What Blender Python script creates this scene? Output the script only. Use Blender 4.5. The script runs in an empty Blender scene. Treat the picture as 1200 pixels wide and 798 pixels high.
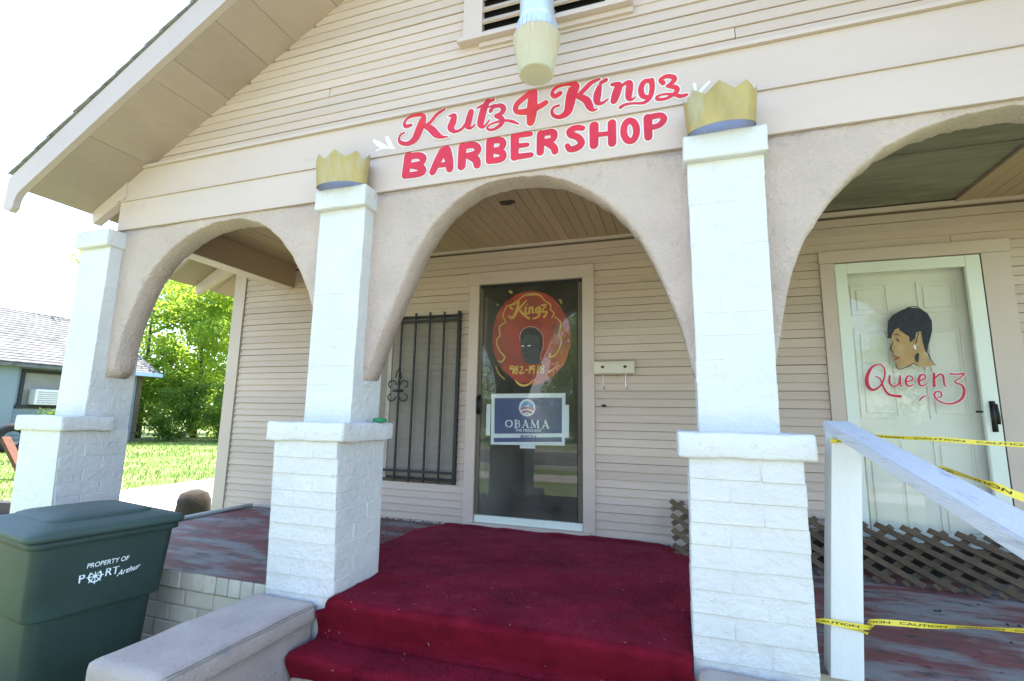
import bpy, bmesh, math, random
from mathutils import Vector, Matrix, noise
random.seed(7)
SC = bpy.context.scene
COL = SC.collection
# ------------------------------------------------------------------ camera
def setup_camera():
    yaw, pitch, roll = 0.3264, 0.1564, 0.019
    cp, sp = math.cos(pitch), math.sin(pitch)
    fwd = Vector((-math.sin(yaw)*cp, math.cos(yaw)*cp, sp))
    rt = Vector((math.cos(yaw), math.sin(yaw), 0)); up = rt.cross(fwd)
    r2 = rt*math.cos(roll)+up*math.sin(roll); u2 = -rt*math.sin(roll)+up*math.cos(roll)
    cd = bpy.data.cameras.new('camera'); cam = bpy.data.objects.new('camera', cd); COL.objects.link(cam)
    m = Matrix((r2, u2, -fwd)).transposed().to_4x4(); m.translation = Vector((-0.2491, -2.4772, 0.9307))
    cam.matrix_world = m
    cd.sensor_width = 36; cd.lens = 17.176; cd.clip_start = 0.05; cd.clip_end = 1500
    SC.camera = cam
setup_camera()
# ------------------------------------------------------------------ sky, sun, exposure
SUN_EL, SUN_AZ = math.radians(65), math.radians(-10)      # azimuth from +y: the sun stands behind the house
w = bpy.data.worlds.new('World'); SC.world = w; w.use_nodes = True
nt = w.node_tree; nt.nodes.clear()
sky = nt.nodes.new('ShaderNodeTexSky'); sky.sky_type = 'NISHITA'; sky.sun_disc = False
sky.sun_elevation = SUN_EL; sky.sun_rotation = SUN_AZ; sky.air_density = 1.0; sky.dust_density = 1.2; sky.ozone_density = 1.0
bg = nt.nodes.new('ShaderNodeBackground'); bg.inputs['Strength'].default_value = 0.15
wo = nt.nodes.new('ShaderNodeOutputWorld')
nt.links.new(sky.outputs[0], bg.inputs[0]); nt.links.new(bg.outputs[0], wo.inputs[0])
sd = bpy.data.lights.new('sun', 'SUN'); sd.energy = 4.0; sd.angle = math.radians(0.53); sd.color = (1, .93, .83)
so = bpy.data.objects.new('sun', sd); COL.objects.link(so)
tosun = Vector((math.sin(SUN_AZ)*math.cos(SUN_EL), math.cos(SUN_AZ)*math.cos(SUN_EL), math.sin(SUN_EL)))
so.rotation_euler = tosun.to_track_quat('Z', 'Y').to_euler(); so.location = (0, 10, 12)
SC.view_settings.view_transform = 'Standard'; SC.view_settings.look = 'None'; SC.view_settings.gamma = 1
SC.view_settings.use_curve_mapping = False
SC.view_settings.exposure = 2.48
# ------------------------------------------------------------------ materials
MATS = {}
def mat(name, col, rough=.6, var=.12, scale=3, bump=0, bscale=40, stretch=(1, 1, 1), spec=.35, col2=None, mask=(.6, .7), mscale=6,
        mstretch=None, rnd=0, metal=0, sheen=0, sheen_tint=None, col3=None, mask3=(.62, .72), m3scale=2.5, trans=0, tcol=None, bdist=.01, detail=6):
    m = bpy.data.materials.new(name); m.use_nodes = True; MATS[name] = m
    t = m.node_tree; N = t.nodes; L = t.links
    b = N['Principled BSDF']
    geo = N.new('ShaderNodeNewGeometry')
    def tex(sc, st, det=detail):
        mp = N.new('ShaderNodeMapping'); mp.inputs['Scale'].default_value = st
        L.new(geo.outputs['Position'], mp.inputs[0])
        n = N.new('ShaderNodeTexNoise'); n.inputs['Scale'].default_value = sc; n.inputs['Detail'].default_value = det
        n.inputs['Roughness'].default_value = .62
        L.new(mp.outputs[0], n.inputs['Vector']); return n.outputs['Fac']
    def mix(fac, a, c):
        x = N.new('ShaderNodeMix'); x.data_type = 'RGBA'
        L.new(fac, x.inputs[0])
        for s, v in ((6, a), (7, c)):
            if isinstance(v, tuple): x.inputs[s].default_value = (*v, 1)
            else: L.new(v, x.inputs[s])
        return x.outputs[2]
    def ramp(f, lo, hi):
        r = N.new('ShaderNodeMapRange'); r.inputs[1].default_value = lo; r.inputs[2].default_value = hi
        L.new(f, r.inputs[0]); return r.outputs[0]
    c = mix(ramp(tex(scale, stretch), .3, .7), tuple(max(0, v*(1-var)) for v in col), tuple(v*(1+var) for v in col))
    if col2: c = mix(ramp(tex(mscale, mstretch or stretch), *mask), c, col2)
    if col3: c = mix(ramp(tex(m3scale, mstretch or stretch), *mask3), c, col3)
    if rnd:
        oi = N.new('ShaderNodeObjectInfo'); hs = N.new('ShaderNodeHueSaturation')
        mr = N.new('ShaderNodeMapRange'); mr.inputs[3].default_value = 1-rnd; mr.inputs[4].default_value = 1+rnd
        L.new(oi.outputs['Random'], mr.inputs[0]); L.new(mr.outputs[0], hs.inputs['Value']); L.new(c, hs.inputs['Color']); c = hs.outputs[0]
    L.new(c, b.inputs['Base Color'])
    b.inputs['Roughness'].default_value = rough; b.inputs['Specular IOR Level'].default_value = spec; b.inputs['Metallic'].default_value = metal
    if sheen:
        b.inputs['Sheen Weight'].default_value = sheen; b.inputs['Sheen Roughness'].default_value = .35
        if sheen_tint: b.inputs['Sheen Tint'].default_value = (*sheen_tint, 1)
    if bump:
        bp = N.new('ShaderNodeBump'); bp.inputs['Strength'].default_value = bump; bp.inputs['Distance'].default_value = bdist
        L.new(tex(bscale, stretch, 8), bp.inputs['Height']); L.new(bp.outputs[0], b.inputs['Normal'])
    if trans:
        tr = N.new('ShaderNodeBsdfTranslucent')
        if tcol: tr.inputs[0].default_value = (*tcol, 1)
        else: L.new(c, tr.inputs[0])
        ms = N.new('ShaderNodeMixShader'); ms.inputs[0].default_value = trans
        L.new(b.outputs[0], ms.inputs[1]); L.new(tr.outputs[0], ms.inputs[2]); L.new(ms.outputs[0], N['Material Output'].inputs[0])
    return m
def glassmat(name, tint, ior=1.5, rough=0.0, film=.0):
    m = bpy.data.materials.new(name); m.use_nodes = True; MATS[name] = m
    N = m.node_tree.nodes; L = m.node_tree.links; N.remove(N['Principled BSDF'])
    tr = N.new('ShaderNodeBsdfTransparent'); tr.inputs[0].default_value = (*tint, 1)
    gl = N.new('ShaderNodeBsdfGlossy'); gl.inputs['Roughness'].default_value = rough
    fr = N.new('ShaderNodeFresnel'); fr.inputs[0].default_value = ior
    geo = N.new('ShaderNodeNewGeometry'); mu = N.new('ShaderNodeMath'); mu.operation = 'MULTIPLY_ADD'   # the back face of the pane adds no second reflection
    mu.inputs[1].default_value = -1; mu.inputs[2].default_value = 1; L.new(geo.outputs['Backfacing'], mu.inputs[0])
    m2 = N.new('ShaderNodeMath'); m2.operation = 'MULTIPLY'; L.new(mu.outputs[0], m2.inputs[0]); L.new(fr.outputs[0], m2.inputs[1])
    ms = N.new('ShaderNodeMixShader'); L.new(m2.outputs[0], ms.inputs[0]); L.new(tr.outputs[0], ms.inputs[1]); L.new(gl.outputs[0], ms.inputs[2])
    df = N.new('ShaderNodeBsdfDiffuse'); df.inputs[0].default_value = (.5, .47, .40, 1); nz = N.new('ShaderNodeTexNoise'); nz.inputs['Scale'].default_value = 4; L.new(geo.outputs['Position'], nz.inputs['Vector'])
    mr = N.new('ShaderNodeMapRange'); mr.inputs[1].default_value = .3; mr.inputs[2].default_value = .8; mr.inputs[3].default_value = film*.5; mr.inputs[4].default_value = film*1.6; L.new(nz.outputs['Fac'], mr.inputs[0])
    m3 = N.new('ShaderNodeMixShader'); L.new(mr.outputs[0], m3.inputs[0]); L.new(ms.outputs[0], m3.inputs[1]); L.new(df.outputs[0], m3.inputs[2])
    L.new(m3.outputs[0], N['Material Output'].inputs[0]); return m
mat('siding', (.54, .425, .355), .55, .11, 1.2, .35, 60, (.25, 1, 1.6), col2=(.40, .33, .27), mask=(.64, .78), mscale=5, rnd=.05, col3=(.36, .29, .22), mask3=(.70, .8), m3scale=9)
mat('trim', (.53, .425, .37), .5, .06, 1.5, .2, 70, (.4, 1, 1), col2=(.40, .33, .27), mask=(.68, .8), mscale=4, rnd=.02)
mat('barge', (.47, .38, .335), .5, .06, 1.5, .2, 70, col2=(.36, .30, .26), mask=(.66, .8), mscale=4)
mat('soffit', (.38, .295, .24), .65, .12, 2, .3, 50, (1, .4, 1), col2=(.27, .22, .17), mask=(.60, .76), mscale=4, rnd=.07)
mat('ceiling', (.35, .245, .165), .55, .08, 2, .2, 60, (1, .3, 1), rnd=.06)
mat('rawply', (.19, .175, .13), .85, .3, 3, .3, 40, (.5, 3, 1), col2=(.26, .24, .18), mask=(.55, .75), mscale=7)
mat('stucco', (.56, .445, .385), .9, .1, 3, 1.0, 55, col2=(.43, .35, .30), mask=(.58, .75), mscale=12, bdist=.02)
mat('white', (.63, .62, .605), .5, .05, 4, .8, 28, col2=(.44, .42, .39), mask=(.63, .80), mscale=18, bdist=.014, rnd=.012, col3=(.53, .515, .50), mask3=(.58, .8), m3scale=3)
mat('whitetrim', (.63, .63, .63), .5, .06, 3, .3, 60, (2, 2, .25), col2=(.33, .27, .20), mask=(.70, .76), mscale=12)
mat('railwood', (.55, .57, .60), .55, .08, 3, .8, 60, (3, .25, 3), col2=(.36, .38, .42), mask=(.58, .70), mscale=16)
mat('cement', (.38, .325, .29), .9, .12, 4, .7, 60, col2=(.30, .27, .27), mask=(.58, .75), mscale=7, bdist=.012)
mat('porchbrick', (.52, .47, .40), .8, .1, 6, .5, 60, rnd=.08, col2=(.38, .33, .28), mask=(.62, .75), mscale=12)
mat('mortar', (.42, .37, .31), .9, .1, 8, .4, 80)
mat('floor', (.15, .045, .046), .6, .3, 5, .5, 40, (.5, 1.5, 1), col2=(.19, .185, .185), mask=(.46, .56), mscale=3.0, col3=(.06, .052, .055), mask3=(.54, .66), m3scale=9, detail=12)
mat('carpet', (.165, .008, .019), .95, .25, 3, .3, 200, spec=.05, sheen=.16, sheen_tint=(.9, .3, .45), col2=(.085, .003, .010), mask=(.46, .70), mscale=2.2, bdist=.006, col3=(.22, .018, .04), mask3=(.6, .75), m3scale=7)
mat('lint', (.36, .16, .18), .9, .3)
mat('bin', (.025, .048, .042), .6, .15, 4, .15, 120, spec=.4, col2=(.030, .066, .059), mask=(.55, .75), mscale=5)
mat('binlid', (.040, .070, .062), .62, .12, 3, .15, 120, spec=.4, col2=(.050, .092, .082), mask=(.6, .75), mscale=6)
mat('binprint', (.72, .78, .80), .6, .05)
mat('redorange', (.60, .03, .022), .5, .16, 7, 0, col2=(.54, .026, .055), mask=(.5, .7), mscale=3)
mat('redpaint', (.55, .022, .048), .5, .16, 7, 0, col2=(.62, .04, .025), mask=(.52, .75), mscale=2.2)
mat('whitepaint', (.74, .71, .69), .5, .03)
mat('gold', (.40, .30, .11), .5, .2, 9, .25, 60, (1, 1, .3), metal=.25, col2=(.40, .36, .22), mask=(.5, .65), mscale=10)
mat('crowninside', (.46, .47, .52), .5, .1, 9, metal=.5)
mat('lamphousing', (.55, .60, .66), .45, .1, 5, metal=.6, bump=.1)
mat('lattice', (.115, .078, .048), .85, .3, 12, .5, 70, rnd=.22, col2=(.07, .065, .045), mask=(.55, .7), mscale=9)
mat('iron', (.02, .02, .022), .5, .2, 10, .2, 80)
mat('rust', (.10, .035, .015), .85, .3, 10, .4, 60)
mat('gableseam', (.30, .22, .16), .9, .2)
mat('seam', (.13, .095, .065), .9, .2)
mat('dark', (.02, .02, .02), .6, .2)
mat('interior', (.14, .115, .085), .8, .3, 2)
mat('interiorpale', (.25, .24, .21), .7, .1, 2)
mat('screen', (.25, .215, .185), .85, .12, 3)
mat('doorwhite', (.76, .75, .68), .4, .03, 2)
mat('stormframe', (.70, .73, .66), .4, .04, 3)
mat('chrome', (.6, .6, .6), .25, .05, metal=.9)
mat('tape', (.66, .52, .04), .35, .06, 5, spec=.5)
mat('black', (.012, .012, .012), .5, .1)
mat('medal', (.40, .028, .011), .4, .35, 7, 0, col2=(.60, .11, .02), mask=(.55, .75), mscale=4.5, col3=(.10, .008, .007), mask3=(.58, .75), m3scale=5)
mat('goldpaint', (.72, .45, .08), .45, .2, 14)
mat('hair', (.022, .024, .032), .6, .3, 22, col2=(.06, .065, .08), mask=(.58, .72), mscale=30)
mat('skin', (.42, .26, .11), .6, .14, 10, col2=(.50, .36, .20), mask=(.5, .7), mscale=12)
mat('face', (.055, .065, .075), .6, .2, 14)
mat('facehair', (.014, .014, .018), .6, .2, 14)
mat('lip', (.25, .04, .04), .6, .1)
mat('posterwhite', (.74, .78, .82), .45, .03)
mat('posterblue', (.035, .055, .20), .45, .15, 6)
mat('postersky', (.12, .30, .62), .45, .05)
mat('posterred', (.55, .09, .08), .45, .05)
mat('mailbox', (.60, .53, .43), .5, .06)
mat('roofing', (.27, .26, .25), .9, .2, 20, .5, 90, rnd=.1)
mat('grassground', (.11, .165, .035), .95, .25, 1.2, .5, 30, col2=(.22, .21, .10), mask=(.48, .66), mscale=.8)
mat('grassblade', (.13, .22, .035), .7, .25, 2, trans=.35)
mat('concrete', (.40, .37, .32), .9, .1, 2, .3, 50, col2=(.29, .27, .23), mask=(.58, .75), mscale=3)
mat('asphalt', (.085, .082, .078), .95, .15, 3, .4, 80)
mat('bark', (.11, .085, .06), .95, .25, 9, .7, 30)
mat('leaf', (.12, .20, .028), .55, .3, 1.4, trans=.58, tcol=(.48, .63, .08), spec=.3, rnd=.08)
mat('leafdark', (.07, .13, .022), .55, .3, 1.4, trans=.4, tcol=(.30, .46, .05), spec=.3)
mat('nbwall', (.19, .235, .26), .8, .06, 2)
mat('nbroof', (.12, .12, .122), .9, .4, 2.5, .3, 60, rnd=.12)
mat('tyre', (.018, .018, .019), .8, .2, 8)
mat('stump', (.032, .024, .017), .9, .3, 10, .6, 40)
mat('pipe', (.48, .55, .57), .45, .08, 6)
mat('greenplastic', (.02, .22, .09), .35, .1)
mat('shedroof', (.35, .48, .66), .5, .1, 2)
mat('stain', (.05, .04, .03), .9, .3, 20)
glassmat('doorglass', (.95, .96, .95), 1.6, 0, .06)
glassmat('queenglass', (.99, .99, .98), 1.6, 0, .02)
def lens_material():
    m = bpy.data.materials.new('lens'); m.use_nodes = True; MATS['lens'] = m
    b = m.node_tree.nodes['Principled BSDF']; b.inputs['Base Color'].default_value = (.80, .77, .58, 1); b.inputs['Roughness'].default_value = .25
    b.inputs['Transmission Weight'].default_value = .62; b.inputs['IOR'].default_value = 1.3
lens_material()
# ------------------------------------------------------------------ builders
def wloc(o):
    v = Vector((0, 0, 0))
    while o: v += Vector(o.location); o = o.parent
    return v
def link(o, parent=None):
    COL.objects.link(o)
    if parent:
        o.parent = parent
        if parent.rotation_euler.z == 0: o.location = Vector(o.location) - wloc(parent)
    return o
class MB:
    def __init__(s): s.v = []; s.f = []
    def add(s, vs, fs):
        n = len(s.v); s.v += [tuple(p) for p in vs]; s.f += [tuple(i+n for i in f) for f in fs]; return s
    def box(s, x0, x1, y0, y1, z0, z1):
        return s.add([(x, y, z) for z in (z0, z1) for y in (y0, y1) for x in (x0, x1)],
                     [(0, 2, 3, 1), (4, 5, 7, 6), (0, 1, 5, 4), (2, 6, 7, 3), (0, 4, 6, 2), (1, 3, 7, 5)])
    def hexa(s, p):     # 8 corners in box order
        return s.add(p, [(0, 2, 3, 1), (4, 5, 7, 6), (0, 1, 5, 4), (2, 6, 7, 3), (0, 4, 6, 2), (1, 3, 7, 5)])
    def bar(s, a, b, wd, th, upv=(0, 0, 1)):
        a = Vector(a); b = Vector(b); d = (b-a).normalized(); sx = d.cross(Vector(upv)).normalized()*wd/2; sz = sx.normalized().cross(d).normalized()*th/2
        return s.hexa([a-sx-sz, a+sx-sz, b-sx-sz, b+sx-sz, a-sx+sz, a+sx+sz, b-sx+sz, b+sx+sz])
    def tube(s, pts, radii, n=8, cap=True):
        pts = [Vector(p) for p in pts]; rings = []; base = len(s.v)
        for i, p in enumerate(pts):
            d = (pts[min(i+1, len(pts)-1)]-pts[max(i-1, 0)]).normalized()
            a = d.orthogonal().normalized() if i == 0 else (a-d*a.dot(d)).normalized()
            bb = d.cross(a); r = radii[i] if isinstance(radii, (list, tuple)) else radii
            s.v += [tuple(p+a*r*math.cos(2*math.pi*k/n)+bb*r*math.sin(2*math.pi*k/n)) for k in range(n)]
        for i in range(len(pts)-1):
            for k in range(n):
                s.f.append((base+i*n+k, base+i*n+(k+1) % n, base+(i+1)*n+(k+1) % n, base+(i+1)*n+k))
        if cap:
            s.f.append(tuple(base+k for k in reversed(range(n)))); s.f.append(tuple(base+(len(pts)-1)*n+k for k in range(n)))
        return s
    def lathe(s, prof, c, n=28, flute=0):
        base = len(s.v)
        for r, z in prof: s.v += [(c[0]+r*(1-flute*(k % 2))*math.cos(2*math.pi*k/n), c[1]+r*(1-flute*(k % 2))*math.sin(2*math.pi*k/n), c[2]+z) for k in range(n)]
        for i in range(len(prof)-1):
            for k in range(n): s.f.append((base+i*n+k, base+i*n+(k+1) % n, base+(i+1)*n+(k+1) % n, base+(i+1)*n+k))
        s.f.append(tuple(base+k for k in reversed(range(n)))); s.f.append(tuple(base+(len(prof)-1)*n+k for k in range(n)))
        return s
    def mesh(s, name):
        me = bpy.data.meshes.new(name); me.from_pydata(s.v, [], s.f); me.update(); return me
    def build(s, name, m, parent=None, smooth=False):
        me = s.mesh(name); me.materials.append(MATS[m])
        if smooth: me.polygons.foreach_set('use_smooth', [True]*len(me.polygons))
        o = bpy.data.objects.new(name, me); return link(o, parent)
def shared(name, me, loc, scale=(1, 1, 1), rot=(0, 0, 0), parent=None):
    o = bpy.data.objects.new(name, me); o.location = loc; o.scale = scale; o.rotation_euler = rot
    return link(o, parent)
def thing(name, label, cat, loc=(0, 0, 0), group=None):
    o = bpy.data.objects.new(name, None); o.location = loc; o.empty_display_size = .1; COL.objects.link(o); return tag(o, label, cat, group)
def tag(o, label=None, cat=None, group=None, kind=None):
    if label: o['label'] = label
    if cat: o['category'] = cat
    if group: o['group'] = group
    if kind: o['kind'] = kind
    return o
def box(name, m, parent, *a): return MB().box(*a).build(name, m, parent)
def bevel_mesh(name, m, x0, x1, y0, y1, z0, z1, bv=.006, seg=1):
    bm = bmesh.new(); bmesh.ops.create_cube(bm, size=1)
    for v in bm.verts: v.co = Vector(((x0+x1)/2+v.co.x*(x1-x0), (y0+y1)/2+v.co.y*(y1-y0), (z0+z1)/2+v.co.z*(z1-z0)))
    bmesh.ops.bevel(bm, geom=bm.edges[:], offset=bv, segments=seg, affect='EDGES', profile=.5)
    me = bpy.data.meshes.new(name); bm.to_mesh(me); bm.free(); me.materials.append(MATS[m]); return me
def bevel_box(name, m, parent, *a, bv=.006, seg=1):
    return link(bpy.data.objects.new(name, bevel_mesh(name, m, *a, bv=bv, seg=seg)), parent)
def rough_box(name, m, parent, x0, x1, y0, y1, z0, z1, cell=.05, amp=.005, bv=.015, nscale=9, topscale=1.0, seed=0, smooth=True):
    # a lumpy block: bevelled, cut into cells and pushed about by noise
    bm = bmesh.new(); bmesh.ops.create_cube(bm, size=1)
    for v in bm.verts:
        sc = 1 if v.co.z < 0 else topscale
        v.co = Vector(((x0+x1)/2+v.co.x*(x1-x0)*sc, (y0+y1)/2+v.co.y*(y1-y0)*sc, (z0+z1)/2+v.co.z*(z1-z0)))
    bmesh.ops.bevel(bm, geom=bm.edges[:], offset=bv, segments=2, affect='EDGES', profile=.6)
    for ax, (a, b) in enumerate(((x0, x1), (y0, y1), (z0, z1))):
        n = max(1, int((b-a)/cell))
        for i in range(1, n):
            nrm = [0, 0, 0]; nrm[ax] = 1; co = [0, 0, 0]; co[ax] = a+(b-a)*i/n
            bmesh.ops.bisect_plane(bm, geom=bm.verts[:]+bm.edges[:]+bm.faces[:], plane_co=co, plane_no=nrm)
    for v in bm.verts:
        p = v.co*nscale+Vector((seed*3.1, seed*1.7, 0)); v.co += noise.noise_vector(p)*amp + noise.noise_vector(p*3.3)*amp*.45
    me = bpy.data.meshes.new(name); bm.to_mesh(me); bm.free(); me.materials.append(MATS[m])
    if smooth: me.polygons.foreach_set('use_smooth', [True]*len(me.polygons))
    return link(bpy.data.objects.new(name, me), parent)
def catmull(P, n=5):
    if len(P) < 3: return [tuple(P[0][k]+(P[1][k]-P[0][k])*i/n for k in range(3)) for i in range(n+1)]
    out = []; Q = [P[0]]+list(P)+[P[-1]]
    for i in range(1, len(Q)-2):
        a, b, c, d = Q[i-1:i+3]
        for j in range(n):
            t = j/n
            out.append(tuple(.5*(2*b[k]+(c[k]-a[k])*t+(2*a[k]-5*b[k]+4*c[k]-d[k])*t*t+(3*b[k]-a[k]-3*c[k]+d[k])*t**3) for k in range(3)))
    out.append(tuple(P[-1])); return out
def ribbons(name, m, strokes, y, parent, grow=0, n=5, step=.00003, smoothed=True):
    # brush strokes (x, z, width) laid on a wall that faces -y, each a hair above the one before
    mb = MB(); off = 0
    for st in strokes:
        P = catmull([tuple(q) for q in st], n); P = [(a, b, max(.0012, c)+2*grow) for a, b, c in P]
        def ext(a, b):
            dx, dz = a[0]-b[0], a[1]-b[1]; l = math.hypot(dx, dz) or 1; r = a[2]/2
            return [(a[0]+dx/l*r*math.sin(q), a[1]+dz/l*r*math.sin(q), a[2]*math.cos(q)) for q in (.5, 1.0, 1.4)]
        P = list(reversed(ext(P[0], P[1])))+P+ext(P[-1], P[-2])
        vs = []
        for i, (x, z, wd) in enumerate(P):
            a = P[max(0, i-1)]; b = P[min(len(P)-1, i+1)]; dx, dz = b[0]-a[0], b[1]-a[1]; l = math.hypot(dx, dz) or 1
            nx, nz = -dz/l*wd/2, dx/l*wd/2; yy = y-off-i*step
            vs += [(x+nx, yy, z+nz), (x-nx, yy, z-nz)]
        mb.add(vs, [(2*i, 2*i+1, 2*i+3, 2*i+2) for i in range(len(P)-1)])
        off += len(P)*step
    return mb.build(name, m, parent)
def flat(name, m, pts, y, parent):
    return MB().add([(p[0], y, p[1]) for p in pts], [tuple(range(len(pts)))]).build(name, m, parent)
def text_mesh(s, size, m, name='lettering', shear=0):
    cu = bpy.data.curves.new(name, 'FONT'); cu.body = s; cu.size = size; cu.align_x = 'CENTER'; cu.align_y = 'CENTER'; cu.shear = shear; cu.offset = size*.012
    o = bpy.data.objects.new(name, cu); COL.objects.link(o); dg = bpy.context.evaluated_depsgraph_get()
    me = bpy.data.meshes.new_from_object(o.evaluated_get(dg)); bpy.data.objects.remove(o); me.materials.clear(); me.materials.append(MATS[m]); me.name = name
    return me
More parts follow.
